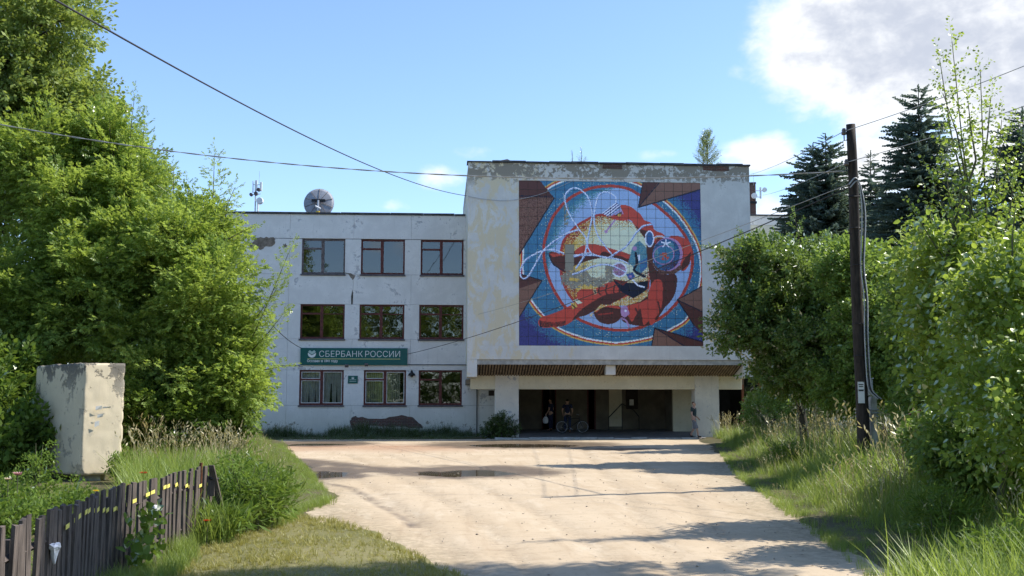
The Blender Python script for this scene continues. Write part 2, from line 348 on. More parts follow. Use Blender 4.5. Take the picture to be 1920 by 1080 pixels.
# ---------------------------------------------------------------- ground, road, verges, puddles
def groundmat(name, cols, sc=1.0, bmp=.02, wet=False):
    m, t = newmat(name); p = pos(t)
    a = noise(t, p, .35 * sc, 6, .6); b = noise(t, p, 2.2 * sc, 7, .65, .5); f_ = noise(t, p, 30 * sc, 5, .7)
    c = mixc(t, ramp(t, a, .35, .65), cols[0], cols[1]); c = mixc(t, mth(t, 'MULTIPLY', ramp(t, b, .5, .75), .6), c, cols[2])
    c = mixc(t, mth(t, 'MULTIPLY', ramp(t, f_, .6, .85), .3), c, tuple(x * .6 for x in cols[0]))
    rough = .95; ins = {}
    if wet:
        w = node(t, 'ShaderNodeAttribute', attribute_name='wet').outputs['Fac']; rd = node(t, 'ShaderNodeAttribute', attribute_name='red').outputs['Fac']
        lt = node(t, 'ShaderNodeAttribute', attribute_name='litter').outputs['Fac']
        # streaky wheel-worn grain running along the drive
        tr_ = noise(t, scaled(t, p, (3.2, .22, 1)), 1.0, 6, .62, .6)
        c = mixc(t, mth(t, 'MULTIPLY', ramp(t, tr_, .5, .72), .32), c, (.29, .20, .12))
        st = noise(t, scaled(t, p, (.5, 2.6, 1)), 1.3, 7, .7, .4)
        c = mixc(t, mth(t, 'MULTIPLY', ramp(t, st, .55, .72), .38), c, (.25, .185, .12))
        gr_ = noise(t, p, 9, 7, .85, .3); c = mixc(t, mth(t, 'MULTIPLY', ramp(t, gr_, .54, .66), .5), c, (.19, .15, .105))
        tk = node(t, 'ShaderNodeAttribute', attribute_name='track').outputs['Fac']; c = mixc(t, mth(t, 'MULTIPLY', mth(t, 'MULTIPLY', tk, ramp(t, gr_, .36, .6)), .5), c, (.24, .185, .125))
        pal = noise(t, scaled(t, p, (2.0, .5, 1), (7, 3, 0)), 1.1, 6, .65); c = mixc(t, mth(t, 'MULTIPLY', ramp(t, pal, .52, .7), .35), c, (.60, .51, .385))
        c = mixc(t, mth(t, 'MULTIPLY', rd, .75), c, (.33, .17, .095))
        k = mth(t, 'MULTIPLY', lt, ramp(t, noise(t, p, 7, 6, .75), .38, .6))
        c = mixc(t, mth(t, 'MULTIPLY', k, .8), c, (.17, .145, .085))
        wf = ramp(t, mth(t, 'ADD', w, mth(t, 'MULTIPLY', mth(t, 'SUBTRACT', b, .5), .5)), .25, .75)
        c = mixc(t, mth(t, 'MULTIPLY', wf, .85), c, (.105, .075, .05))
        rough = node(t, 'ShaderNodeMapRange', {'Value': wf, 'To Min': .95, 'To Max': .45}).outputs[0]
    h = mth(t, 'ADD', b, mth(t, 'MULTIPLY', f_, .5))
    finish(t, node(t, 'ShaderNodeBsdfPrincipled', {'Base Color': c, 'Roughness': rough, 'Specular IOR Level': .2, 'Normal': bump(t, h, bmp, .5)})); return m
M['ground'] = groundmat('meadow_soil', ((.07, .085, .03), (.10, .10, .04), (.12, .095, .05)), 1, .03)
M['road'] = groundmat('sandy_road', ((.455, .355, .24), (.50, .40, .28), (.375, .285, .185)), 1, .014, True)
M['lawnsoil'] = groundmat('mown_turf_soil', ((.14, .135, .055), (.20, .18, .08), (.17, .14, .075)), 1.6, .02)
M['verge'] = groundmat('verge_soil', ((.075, .07, .03), (.11, .095, .05), (.15, .115, .07)), 1.5, .03)
g = MB(); g.add([(-1500, -1500, -.14), (1500, -1500, -.14), (1500, 1500, -.14), (-1500, 1500, -.14)], [(0, 1, 2, 3)])
tag(g.build('ground', M['ground']), kind='structure')

def gp(*pts): return [tuple(onG(x, y)[:2]) for x, y in pts]
PUD = [  # centre px, half-width px, half-height px, depth
    (885, 884, 105, 7.0, .10), (600, 887, 62, 8.0, .085), (560, 874, 34, 6.0, .08), (980, 833.5, 120, 4.6, .09), (590, 832, 70, 3.4, .08), (735, 882, 90, 2.6, .032), (1160, 842, 60, 1.6, .02)]
ROAD = gp((516, 829), (536, 851), (556, 876), (606, 940)) + gp((560, 948), (546, 972), (640, 979), (700, 1002), (775, 1040), (840, 1066), (900, 1100)) + [(-.6, 4.0), (3.2, 4.0)] + \
       gp((1660, 1085), (1615, 1030), (1545, 990), (1470, 940), (1400, 893), (1360, 853), (1318, 829)) + [(12.0, 50.2), (12.0, 53.2), (-14, 53.2), (-14, 49)]
xs = np.arange(-14, 13, .14); ys = np.concatenate([np.arange(4, 26, .12), np.arange(26, 53.4, .16)])
GX, GY = np.meshgrid(xs, ys); nx, ny = len(xs), len(ys)
jx = (fbm(GX * 1.1, GY * 1.1, 4) - .5) * .9; jy = (fbm(GX * 1.1 + 40, GY * 1.1 + 11, 4) - .5) * .9
inside = inpoly(GX + jx, GY + jy, ROAD) | inpoly(GX - .9, GY, ROAD) | inpoly(GX + .9, GY, ROAD) | inpoly(GX, GY + .8, ROAD) | inpoly(GX, GY - .5, ROAD)
Z = (fbm(GX * .5, GY * .35, 3) - .5) * .05 + (fbm(GX * 3, GY * 2.4, 3) - .5) * .016
wet = np.zeros_like(GX)
for px, py, hw, hh, dep in PUD:
    c = onG(px, py); a = onG(px + hw, py); e = onG(px, py - hh)
    rx = a[0] - c[0]; ry = e[1] - c[1]
    q = ((GX - c[0] + (jx * .9)) / rx) ** 2 + ((GY - c[1] + jy * 1.4) / ry) ** 2
    Z -= dep * np.clip(1.25 - q, 0, 1) ** .7; wet = np.maximum(wet, np.clip(1.5 - np.sqrt(q) * .62, 0, 1) * (1 if dep > .05 else .75))
def near(pts, wpx):
    P = np.array(gp(*pts)); d = np.full(GX.shape, 1e9)
    for i in range(len(P) - 1):
        a, b = P[i], P[i + 1]; ab = b - a; tt = np.clip(((GX - a[0]) * ab[0] + (GY - a[1]) * ab[1]) / (ab @ ab), 0, 1)
        d = np.minimum(d, np.hypot(GX - a[0] - tt * ab[0], GY - a[1] - tt * ab[1]))
    return np.clip(1 - d / wpx, 0, 1)
wet = np.maximum(wet, near([(560, 862), (640, 872), (760, 884), (860, 892)], 1.5) * .8)
wet = np.maximum(wet, near([(600, 905), (660, 915), (760, 970), (775, 985)], .35) * .62)
wet = np.maximum(wet, near([(1300, 842), (1400, 868)], .8) * .3)
red = np.clip(near([(530, 836), (760, 840)], 5.0) * 1.2, 0, 1) * (fbm(GX * .6, GY * .6) + .3)
lit = np.maximum(near([(1320, 832), (1400, 893), (1470, 940), (1545, 990), (1640, 1040)], 1.3), near([(556, 876), (606, 940), (640, 979), (775, 1040), (900, 1100)], .9) * .8)
lit = np.maximum(lit, near([(640, 828), (1330, 824)], 1.2) * .8)
Z -= near([(700, 935), (765, 965), (775, 985)], .25) * .05
trk = np.zeros_like(GX)
for tp_ in ([(1010, 1090), (900, 980), (770, 905), (650, 852)], [(1190, 1090), (1050, 980), (880, 905), (720, 850)], [(1290, 1090), (1190, 950), (1120, 872), (1090, 836)], [(1430, 1090), (1300, 950), (1205, 872), (1150, 836)], [(900, 1090), (800, 985), (700, 915), (620, 865)]):
    trk = np.maximum(trk, near([tuple(p_) for p_ in spline(tp_, 6)], .26))
Z -= trk * .02
idx = np.arange(nx * ny).reshape(ny, nx); cell = inside[:-1, :-1] & inside[1:, :-1] & inside[:-1, 1:] & inside[1:, 1:]
q = np.stack([idx[:-1, :-1], idx[:-1, 1:], idx[1:, 1:], idx[1:, :-1]], -1)[cell]
use = np.unique(q); remap = np.full(nx * ny, -1); remap[use] = np.arange(len(use))
V = np.stack([GX, GY, Z], -1).reshape(-1, 3)[use]
me = npmesh('road', V, remap[q])
for nm, arr in (('wet', wet), ('red', red), ('litter', lit), ('track', trk)):
    at = me.attributes.new(nm, 'FLOAT', 'POINT'); at.data.foreach_set('value', arr.ravel()[use].astype(np.float32))
tag(link('road', me, M['road'], smooth=True), kind='structure')
for i, (px, py, hw, hh, dep) in enumerate(PUD[:5]):
    c = onG(px, py); rx = onG(px + hw * 1.35, py)[0] - c[0]; ry = onG(px, py - hh * 1.4)[1] - c[1]
    pm = MB(); n = 28; pm.add([(c[0] + rx * math.cos(2 * math.pi * k / n), c[1] + ry * math.sin(2 * math.pi * k / n), -.048) for k in range(n)], [tuple(range(n))])
    tag(pm.build('puddle', M['water']), kind='structure')

def sheet(name, poly, z, mat, step, jit=.5, over=.7):
    """turf sheet whose rim dips under the road so that the edge is where the two surfaces meet"""
    P = np.array(poly); x0, y0 = P.min(0) - over; x1, y1 = P.max(0) + over
    X, Y = np.meshgrid(np.arange(x0, x1, step), np.arange(y0, y1, step)); h, w = X.shape
    jx_ = (fbm(X * 1.3 + 5, Y * 1.3, 4) - .5) * jit * 2; jy_ = (fbm(X * 1.3 + 60, Y * 1.3 + 31, 4) - .5) * jit * 2
    xx_, yy_ = X + jx_, Y + jy_; d = np.full(X.shape, 1e9)
    for i in range(len(P)):
        a_, b_ = P[i], P[(i + 1) % len(P)]; ab = b_ - a_; t_ = np.clip(((xx_ - a_[0]) * ab[0] + (yy_ - a_[1]) * ab[1]) / (ab @ ab + 1e-9), 0, 1)
        d = np.minimum(d, np.hypot(xx_ - a_[0] - t_ * ab[0], yy_ - a_[1] - t_ * ab[1]))
    sd_ = np.where(inpoly(xx_, yy_, poly), d, -d)
    zz = z + (fbm(X * .8, Y * .8, 3) - .5) * .05 - .19 * np.clip((.12 - sd_) / .7, 0, 1)
    ins = sd_ > -over; ix = np.arange(h * w).reshape(h, w); c = ins[:-1, :-1] & ins[1:, :-1] & ins[:-1, 1:] & ins[1:, 1:]
    qq = np.stack([ix[:-1, :-1], ix[:-1, 1:], ix[1:, 1:], ix[1:, :-1]], -1)[c]; us = np.unique(qq); rm = np.full(h * w, -1); rm[us] = np.arange(len(us))
    o = link(name, npmesh(name, np.stack([X, Y, zz], -1).reshape(-1, 3)[us], rm[qq]), mat, smooth=True)
    return tag(o, kind='structure')
LAWN = gp((540, 968), (640, 985), (700, 1005), (780, 1046), (850, 1078), (930, 1130)) + [(-1.4, 5.0), (-3.0, 5.0), (-3.3, 8)] + gp((330, 1080), (400, 1015), (470, 985))
sheet('lawn', LAWN, .045, M['lawnsoil'], .12, .35)
LV = gp((520, 828), (540, 858), (560, 880), (606, 940), (560, 950), (530, 975), (470, 995), (400, 1020)) + [(-3.35, 8), (-3.2, 3.0), (-30, 3), (-30, 52)] + [(-10.5, 52)]
sheet('garden_verge', LV, .08, M['verge'], .25, jit=.3)
RV = gp((1322, 829), (1362, 853), (1400, 893), (1470, 940), (1545, 990), (1615, 1030), (1660, 1085)) + [(3.3, 3.5), (30, 3.5), (30, 54.5), (13.5, 54.5), (12.6, 51)]
sheet('roadside_verge', RV, .06, M['verge'], .25, jit=.3)
# trodden strip of verge at the foot of the building
kb = MB(); kb.box(-15, 2.2, 51.9, 54.8, -.14, .07); kbo = kb.build('footing_verge', M['verge']); tag(kbo, kind='structure')

# ---------------------------------------------------------------- the building
YT, YW, YB, YC = 51.0, 55.0, 59.0, 52.8          # tower face, wing face, porch back wall, columns
XT0, XT1 = onY(877, 500, YT)[0], onY(1409, 500, YT)[0]
ZT, ZB = onY(1140, 306, YT)[2], onY(1140, 683, YT)[2]
B = thing('municipal_building', ((XT0 + XT1) / 2, 58, 0), 'white three-storey panel building with a projecting mosaic block over its porch', 'building')
def zw(py, px=715): return float(onY(px, py, YW)[2])
def xw(px, py=600): return float(onY(px, py, YW)[0])
ZR = zw(401)
rows = [(zw(515), zw(449)), (zw(636), zw(571)), (zw(760), zw(694))]
wcols = [[(xw(566, 480), xw(647, 480)), (xw(677, 480), xw(759, 480)), (xw(789, 480), xw(869, 480))],
         [(xw(563), xw(646)), (xw(674), xw(758)), (xw(786), xw(869))],
         [(xw(561, 730), xw(644, 730)), (xw(682, 730), xw(761, 730)), (xw(785, 730), xw(866, 730))]]
XL, XR = -16.0, XT0 + 2.2
wall = MB(); wall.box(XL - .2, 12.9, YW + .34, YW + .5, .02, ZR - .1)
# backing with window holes is made of strips so rooms behind stay dark but real
wall = MB()
for (z0, z1) in ((.02, rows[2][0]), (rows[2][1], rows[1][0]), (rows[1][1], rows[0][0]), (rows[0][1], ZR - .12)): wall.box(XL, XR, YW + .18, YW + .34, z0, z1)
for r, (z0, z1) in enumerate(rows):
    e = [XL] + [x for c in wcols[r] for x in c] + [XR]
    for k in range(0, len(e), 2): wall.box(e[k], e[k + 1], YW + .18, YW + .34, z0, z1)
WW = wall.build('wing_wall', M['soffitback'], B)
def panel(x0, x1, z0, z1, mat='wing', par=None, y=YW, th=.18, g=.004):
    j = random.uniform(-.004, .004)
    o = MB().box(x0 + g, x1 - g, y + j, y + th + j - .002 if th < .19 else y + th, z0 + g, z1 - g).build('wall_panel', M[mat], par or WW, bevel=.006)
    return o
vj = [XL, xw(360), xw(540), xw(661), xw(770), XR]
bands = [(zw(808) - .6, rows[2][0]), (rows[2][1], rows[1][0]), (rows[1][1], rows[0][0]), (rows[0][1] + .02, ZR - .06)]
for bi, (z0, z1) in enumerate(bands):
    z0 = max(z0, .03)
    for k in range(len(vj) - 1): panel(vj[k], vj[k + 1], z0, z1)
for r, (z0, z1) in enumerate(rows):
    e = [XL, xw(360)] + [xw(360), xw(540)] + [xw(540)] + [x for c in wcols[r] for x in c] + [XR]
    for k in range(0, len(e), 2): panel(e[k], e[k + 1], z0, z1)
# roof edge of the wing: lengths of felt-covered capping, slightly out of line
x = XL - .2
while x < XT0 - .05:
    L = min(random.uniform(1.6, 2.8), XT0 - .02 - x)
    MB().box(x, x + L - .012, YW - .07, YW + .6, ZR - .06 + random.uniform(-.012, .012), ZR + .045 + random.uniform(-.015, .02), .006).build('roof_capping', M['cap'], B, bevel=.012); x += L
MB().box(XL, XT0, YW + .5, YW + 12, ZR - .4, ZR - .25).build('wing_roof', M['cap'], B)
MB().box(XL, XL + .3, YW + .5, YW + 12, .02, ZR - .07).build('end_wall', M['wing'], B)
# windows: frame, three panes, sill; rooms behind
def window(x0, x1, z0, z1, y, mat, mull=.47, vent=.30, cloth=None, sash=None, right_bar=False):
    w, h, f = x1 - x0, z1 - z0, .085
    fy0, fy1 = y + .07, y + .15; fr = MB()
    fr.box(x0 + .004, x0 + f, fy0, fy1, z0 + .004, z1 - .004); fr.box(x1 - f, x1 - .004, fy0, fy1, z0 + .004, z1 - .004)
    fr.box(x0 + f, x1 - f, fy0, fy1, z1 - f, z1 - .004); fr.box(x0 + f, x1 - f, fy0, fy1, z0 + .004, z0 + f * 1.3)
    xm = x0 + w * mull; fr.box(xm - .075, xm + .075, fy0 - .012, fy1, z0 + f * 1.3, z1 - f)
    zt = z1 - h * vent; fr.box(x0 + f, xm - .075, fy0 - .006, fy1, zt - .045, zt + .045)
    if right_bar: fr.box(xm + .075, x1 - f, fy0 + .02, fy1, zt - .035, zt + .012)
    o = fr.build('window', M[mat], B, bevel=.008)
    for a, b, c, d in ((x0 + f, xm - .075, z0 + f * 1.3, zt - .045), (x0 + f, xm - .075, zt + .045, z1 - f), (xm + .075, x1 - f, z0 + f * 1.3, z1 - f)):
        tl = random.uniform(-.006, .006)
        MB().add([(a, fy1 - .03 + tl, c), (b, fy1 - .03 - tl, c), (b, fy1 - .03 - tl, d), (a, fy1 - .03 + tl, d)], [(0, 1, 2, 3)]).build('pane', M['glass'], o)
        if sash:
            s = MB(); u = .035
            s.box(a, a + u, fy0 + .01, fy1 - .034, c, d); s.box(b - u, b, fy0 + .01, fy1 - .034, c, d); s.box(a + u, b - u, fy0 + .01, fy1 - .034, c, c + u); s.box(a + u, b - u, fy0 + .01, fy1 - .034, d - u, d)
            s.build('sash', M[sash], o)
    MB().box(x0 - .05, x1 + .05, y - .07, y + .068, z0 - .075, z0 + .003, .008).build('sill', M['sill'], o, bevel=.01)
    # the room: five-sided dark box
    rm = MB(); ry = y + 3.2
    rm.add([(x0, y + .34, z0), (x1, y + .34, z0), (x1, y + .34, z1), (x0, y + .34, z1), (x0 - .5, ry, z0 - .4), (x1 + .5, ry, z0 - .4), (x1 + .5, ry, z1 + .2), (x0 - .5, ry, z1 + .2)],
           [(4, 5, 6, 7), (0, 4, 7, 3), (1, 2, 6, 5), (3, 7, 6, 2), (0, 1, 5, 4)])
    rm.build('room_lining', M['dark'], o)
    if cloth == 'curtain':
        for a, b in ((x0 + .07, x0 + w * .22), (x0 + w * .20, x0 + w * .36), (x0 + w * .35, xm - .02), (xm + .05, x0 + w * .70), (x0 + w * .72, x0 + w * .84), (x0 + w * .84, x1 - .07)):
            V, Q = [], []; n = 14
            for k in range(n + 1):
                s = k / n; flare = (s - .5)
                for zz, k2 in ((z1 - .08, 1.12), (z0 + h * .55, .95), (z0 + .1, .72)):
                    V.append(((a + b) / 2 + flare * (b - a) * k2, y + .26 + .028 * math.sin(s * 19 + a * 9), zz))
            Q = [(3 * k + j, 3 * k + 3 + j, 3 * k + 4 + j, 3 * k + 1 + j) for k in range(n) for j in range(2)]
            MB().add(V, Q).build('curtain', M['curtain'], o, smooth=True)
        MB().box(x0 + .05, x1 - .05, y + .31, y + .32, z0 + h * .62, z1 - .06).build('curtain_pelmet', M['curtain'], o)
    elif cloth == 'blind':
        k = x0 + .06
        while k < x1 - .06:
            if random.random() < .93:
                c = math.cos(.6); MB().add([(k, y + .23, z0 + .08), (k + .075, y + .27, z0 + .08), (k + .075, y + .27, z1 - .08), (k, y + .23, z1 - .08)], [(0, 1, 2, 3)]).build('blind_slat', M['blind'], o)
            k += .094
    return o
for r in range(3):
    for c in range(3):
        x0, x1 = wcols[r][c]; z0, z1 = rows[r]
        window(x0, x1, z0, z1, YW, 'greyframe' if (r == 0 and c == 0) else 'frame', mull=.48 if r < 2 else .5, vent=.27,
               cloth={(2, 0): 'curtain', (2, 1): 'blind'}.get((r, c)), sash='whiteframe' if (r == 2 and c < 2) else None, right_bar=(r == 1))
# fallen render: brick patch at the foot, two bare scars near the roof
def patch(pts, y, mat, name, proud=.012):
    P = spline([( float(onY(px, py, y)[0]), float(onY(px, py, y)[2])) for px, py in pts], 5, True)
    P = P + (rng.random(P.shape) - .5) * .085
    return MB().prism([tuple(p) for p in P], y - proud, y + .05).build(name, M[mat], WW if y > 54 else B)
patch([(657, 800), (659, 784), (670, 781), (690, 784), (730, 783), (757, 779), (775, 784), (790, 797), (789, 803), (760, 801), (725, 800), (694, 799), (693, 808), (664, 808)], YW, 'brick', 'exposed_brick')
M['scar'] = plain('bare_render', (.24, .20, .16), .95, .5, 4.0, bmp=.03)
patch([(476, 452), (482, 447), (500, 445), (515, 447), (513, 459), (500, 462), (492, 467), (478, 466), (466, 463)], YW, 'scar', 'bare_patch')
patch([(531, 459), (536, 457), (538, 462), (533, 464)], YW, 'scar', 'bare_patch')
patch([(646, 512), (660, 514), (666, 518), (660, 524), (655, 516)], YW, 'scar', 'bare_patch', .008)
# open joint with a dark gap between panels
ck = MB(); xx = xw(660, 560)
ck.prism([(xx - .035, zw(571)), (xx + .03, zw(571)), (xx + .045, zw(555)), (xx + .01, zw(543)), (xx - .045, zw(556))], YW - .008, YW + .02); ck.build('open_joint', M['soffitback'], WW)

# tower block: side and back walls, front in four bands round the recessed mosaic
MX0, MX1 = float(onY(973, 495, YT)[0]), float(onY(1316, 495, YT)[0]); MZ0, MZ1 = float(onY(1145, 648.5, YT)[2]), float(onY(1145, 340.5, YT)[2])
TW = MB().box(XT0 + .002, XT1 - .002, YT + .25, YT + 12, ZB + .12, ZT - .12).build('tower_core', M['tower'], B)
for a, b, c, d in ((XT0, XT1, MZ1, ZT - .06), (XT0, MX0, MZ0, MZ1), (MX1, XT1, MZ0, MZ1), (XT0, XT1, ZB + .22, MZ0)):
    MB().box(a, b, YT, YT + .245, c + .001, d - .001).build('tower_panel', M['tower'], B)
MB().box(XT0 + .45, XT1 - .45, YT + .05, YT + .24, ZB - .02, ZB + .215).build('edge_beam', M['concrete'], B)
x = XT0 - .06
while x < XT1 + .05:
    L = min(random.uniform(1.0, 1.7), XT1 + .06 - x)
    MB().box(x, x + L - .012, YT - .09, YT + .75, ZT - .06 + random.uniform(-.012, .01), ZT + .03 + random.uniform(-.02, .025), .008).build('cap_slab', M['cap'], B, bevel=.015); x += L
for pa, pb in ((1130, 1166), (1318, 1366)):
    a = onY(pa, 312, YT)[0]; b = onY(pb, 312, YT)[0]
    MB().box(a, b, YT - .02, YT + .1, ZT - .30, ZT - .065, .03).build('exposed_brick', M['brick'], B)
cb = onY(948, 300, YT)
MB().add([(cb[0] - .5, YT + .1, ZT + .03), (cb[0] + .1, YT + .2, ZT + .18), (cb[0] + .35, YT + .1, ZT + .03), (cb[0] - .5, YT + .6, ZT + .03), (cb[0] + .1, YT + .6, ZT + .14), (cb[0] + .35, YT + .6, ZT + .03)], [(0, 2, 1), (3, 4, 5), (0, 1, 4, 3), (1, 2, 5, 4)]).build('lifted_felt', M['cap'], B)
# soffit: slats falling back to the beam, white haunches at both ends and the middle
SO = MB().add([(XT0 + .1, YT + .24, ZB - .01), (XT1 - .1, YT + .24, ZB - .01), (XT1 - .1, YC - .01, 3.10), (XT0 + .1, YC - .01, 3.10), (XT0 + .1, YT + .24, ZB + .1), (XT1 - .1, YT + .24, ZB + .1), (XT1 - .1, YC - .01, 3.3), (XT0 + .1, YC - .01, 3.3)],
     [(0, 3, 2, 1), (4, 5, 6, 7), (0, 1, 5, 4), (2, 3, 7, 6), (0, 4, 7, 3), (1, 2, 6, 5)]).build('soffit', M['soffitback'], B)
hx = [(XT0 + .0, XT0 + .47), (float(onY(1138, 694, YT)[0]), float(onY(1156, 694, YT)[0])), (XT1 - .50, XT1)]
x = XT0 + .56; smesh = None
dirv = np.array([0, YC - .02 - (YT + .26), 3.085 - (ZB - .03)]); dl = np.linalg.norm(dirv); dirv /= dl; nv = np.array([0, dirv[2], -dirv[1]])
smesh = MB().obox((0, 0, 0), (.032, 0, 0), dirv * dl / 2, nv * .022).mesh('slat')
smesh.materials.append(M['brownslat'])
while x < XT1 - .56:
    if not (hx[1][0] - .05 < x < hx[1][1] + .05):
        o = link('slat', smesh, None, SO)
        c = np.array([x, (YT + .26 + YC - .02) / 2, (ZB - .03 + 3.085) / 2]) + nv * .01 - ORG[B.name]
        o.location = c; o.rotation_euler = (0, random.uniform(-.012, .012), random.uniform(-.02, .02))
    x += .138
for k, (a, b) in enumerate(hx):
    zb = ZB - .62 if k != 1 else ZB - .50; yb = YC - .03
    yy = YT if k != 1 else YT + .26
    zt = ZB + .219 if k != 1 else ZB - .03
    MB().add([(a, yy, zt), (b, yy, zt), (b, yy, zb), (a, yy, zb), (a, yb, zt), (b, yb, zt), (b, yb, zb - .03), (a, yb, zb - .03)] if k != 1 else
             [(a, yy, zt), (b, yy, zt), (b, yy, zb), (a, yy, zb), (a, yy + .5, zt), (b, yy + .5, zt), (b, yy + .5, zb), (a, yy + .5, zb)],
             [(0, 3, 2, 1), (4, 5, 6, 7), (0, 1, 5, 4), (3, 7, 6, 2), (0, 4, 7, 3), (1, 2, 6, 5)]).build('haunch', M['tower'], B, bevel=.02)
# beam, columns, porch
bx0, bx1 = float(onY(882, 718, YC)[0]), float(onY(1391, 718, YC)[0]); bz0, bz1 = float(onY(1100, 730, YC)[2]), 3.12
MB().box(bx0, bx1, YC, YC + .4, bz0, bz1).build('porch_beam', M['beam'], B, bevel=.015)
cl = []
for pa, pb in ((928, 972.5), (1303, 1348)):
    a, b = float(onY(pa, 760, YC)[0]), float(onY(pb, 760, YC)[0]); cl.append((a, b))
    MB().box(a, b, YC - .06, YC + .75, -.1, 3.13).build('column', M['column'], B, bevel=.02)
FZ = .30
fl = MB(); fl.add([(XT0 - .4, YT + .9, .03), (XT1 + 1.2, YT + .9, .03), (XT1 + 1.2, YB + .2, FZ), (XT0 - .4, YB + .2, FZ), (XT0 - .4, YT + .9, -.12), (XT1 + 1.2, YT + .9, -.12), (XT1 + 1.2, YB + .2, -.12), (XT0 - .4, YB + .2, -.12)],
     [(0, 1, 2, 3), (0, 4, 5, 1), (0, 3, 7, 4), (1, 5, 6, 2), (3, 2, 6, 7)]); tag(fl.build('porch_floor', M['floor']), kind='structure')
kk = MB()
for i in range(12):
    a = 2.6 + i * .82; kk = MB().box(a, a + .80, YT + .30 + random.uniform(-.03, .03), YT + .47 + random.uniform(-.03, .03), -.1, .075 + random.uniform(-.03, .02), .015)
    tag(kk.build('kerb', M['concrete'], bevel=.02), kind='structure')
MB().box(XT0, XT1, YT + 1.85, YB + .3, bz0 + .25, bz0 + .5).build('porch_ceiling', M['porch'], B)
# porch back wall with doorways
pb = lambda px: float(onY(px, 770, YB)[0])
ztop = bz0 + .25; zt_d = 2.75
doors = [(pb(1016), pb(1043)), (pb(1101), pb(1117))]
bw = MB(); e = [XT0 + .3, *doors[0], *doors[1], pb(1262)]
for k in range(0, 6, 2): bw.box(e[k], e[k + 1], YB, YB + .3, .2, ztop)
for d in doors: bw.box(d[0], d[1], YB, YB + .3, zt_d, ztop)
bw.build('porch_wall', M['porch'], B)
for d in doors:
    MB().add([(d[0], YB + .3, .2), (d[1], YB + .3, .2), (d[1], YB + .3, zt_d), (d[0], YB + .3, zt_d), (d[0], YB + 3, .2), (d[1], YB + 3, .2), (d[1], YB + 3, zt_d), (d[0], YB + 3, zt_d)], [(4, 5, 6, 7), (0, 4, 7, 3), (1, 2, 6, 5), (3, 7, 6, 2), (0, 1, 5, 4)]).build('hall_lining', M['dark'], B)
    f = MB(); f.box(d[0] + .003, d[0] + .07, YB - .03, YB + .1, .22, zt_d - .003); f.box(d[1] - .07, d[1] - .003, YB - .03, YB + .1, .22, zt_d - .003); f.box(d[0] + .07, d[1] - .07, YB - .03, YB + .1, zt_d - .07, zt_d - .003)
    f.build('door_frame', M['frame'], B)
a = pb(1030); dd = MB().obox((a + .33, YB + .45, 1.5), (.30, .25, 0), (-.018, .022, 0), (0, 0, 1.2)).build('door', M['soffitback'], B, bevel=.01)
MB().obox((a + .17, YB + .28, 1.4), (.012, 0, 0), (0, .05, 0), (0, 0, .12)).build('handle', M['metal'], dd)
MB().box(pb(1142), pb(1166), YB - .05, YB - .002, FZ + .15, zt_d).build('pale_wall_board', M['beam'], B)
MB().box(pb(1174), pb(1196), YB - .06, YB - .002, float(onY(1185, 767, YB)[2]), zt_d + .05).build('notice_board', M['soffitback'], B, bevel=.01)
MB().box(pb(1180), pb(1188), YB - .075, YB - .062, float(onY(1185, 760, YB)[2]), float(onY(1185, 749, YB)[2])).build('notice_sheet', M['paper'], B)
hr = MB(); p0, p1 = onY(1141, 783, YB - .3), onY(1166, 757, YB - .3); hr.tube([p0, p1], .03); hr.tube([p0, (p0[0], p0[1], .25)], .02); hr.tube([p1, (p1[0], p1[1], .25)], .02)
p2, p3 = onY(1188, 769, YB - .3), onY(1198, 781, YB - .3); hr.tube([p2, p3], .03); hr.tube([p3, (p3[0], p3[1], .25)], .02); hr.tube([p1, p2], .02)
hr.build('handrail', M['blackmetal'], B)
# side walls of the porch and the return behind the right column
xr = float(onY(1262, 770, 57.0)[0])
MB().box(xr, cl[1][1] + .1, 57.0, 57.25, .1, ztop).build('return_wall', M['beam'], B)
MB().box(xr - .0, xr + .25, 57.26, YB + .3, .1, ztop).build('return_wall', M['porch'], B)
MB().box(XR + .003, cl[0][0] + .35, YW + .0, YW + .3, .02, bz0 + .247).build('return_wall', M['wing'], B)
MB().box(cl[0][0] + .05, cl[0][0] + .35, YW + .31, YB - .003, .02, ztop).build('return_wall', M['porch'], B)
xp = xw(894, 770); MB().tube([(xp, YW - .05, .1), (xp, YW - .05, bz0 + .24)], .03).build('downpipe', M['blackmetal'], B)
MB().box(xw(916, 740), xw(928, 740), YW - .06, YW - .003, zw(742), zw(732)).build('number_plate', M['soffitback'], B)
# wing on the far side of the tower
XRW = XT1 + 9.0; rz0, rz1 = float(onY(1410, 780, YW)[2]), float(onY(1410, 691, YW)[2])
rwx = (float(onY(1391, 720, YW)[0]), float(onY(1428, 720, YW)[0]))
ZR2 = float(onY(1440, 405, YW)[2])
RW = MB().box(rwx[1], XRW, YW, YW + .3, .02, rz1 - .002).build('wing_wall', M['rightwing'], B)
MB().box(XT1 - .6, XRW, YW, YW + .3, rz1, ZR2 - .5).build('wall_panel', M['rightwing'], RW)
MB().box(XT1 - .2, XRW, YW - .01, YW + .3, ZR2 - .49, ZR2).build('parapet', M['wing'], RW)
x = XT1 + .01
while x < XRW:
    L = random.uniform(1.5, 2.5); MB().box(x, x + L - .01, YW - .07, YW + .6, ZR2 - .0 + random.uniform(.002, .01), ZR2 + .07 + random.uniform(-.01, .02), .006).build('roof_capping', M['cap'], B); x += L
MB().box(XT1 - .5, XRW, YW + .5, YW + 12, ZR2 - .5, ZR2 - .3).build('wing_roof', M['cap'], B)
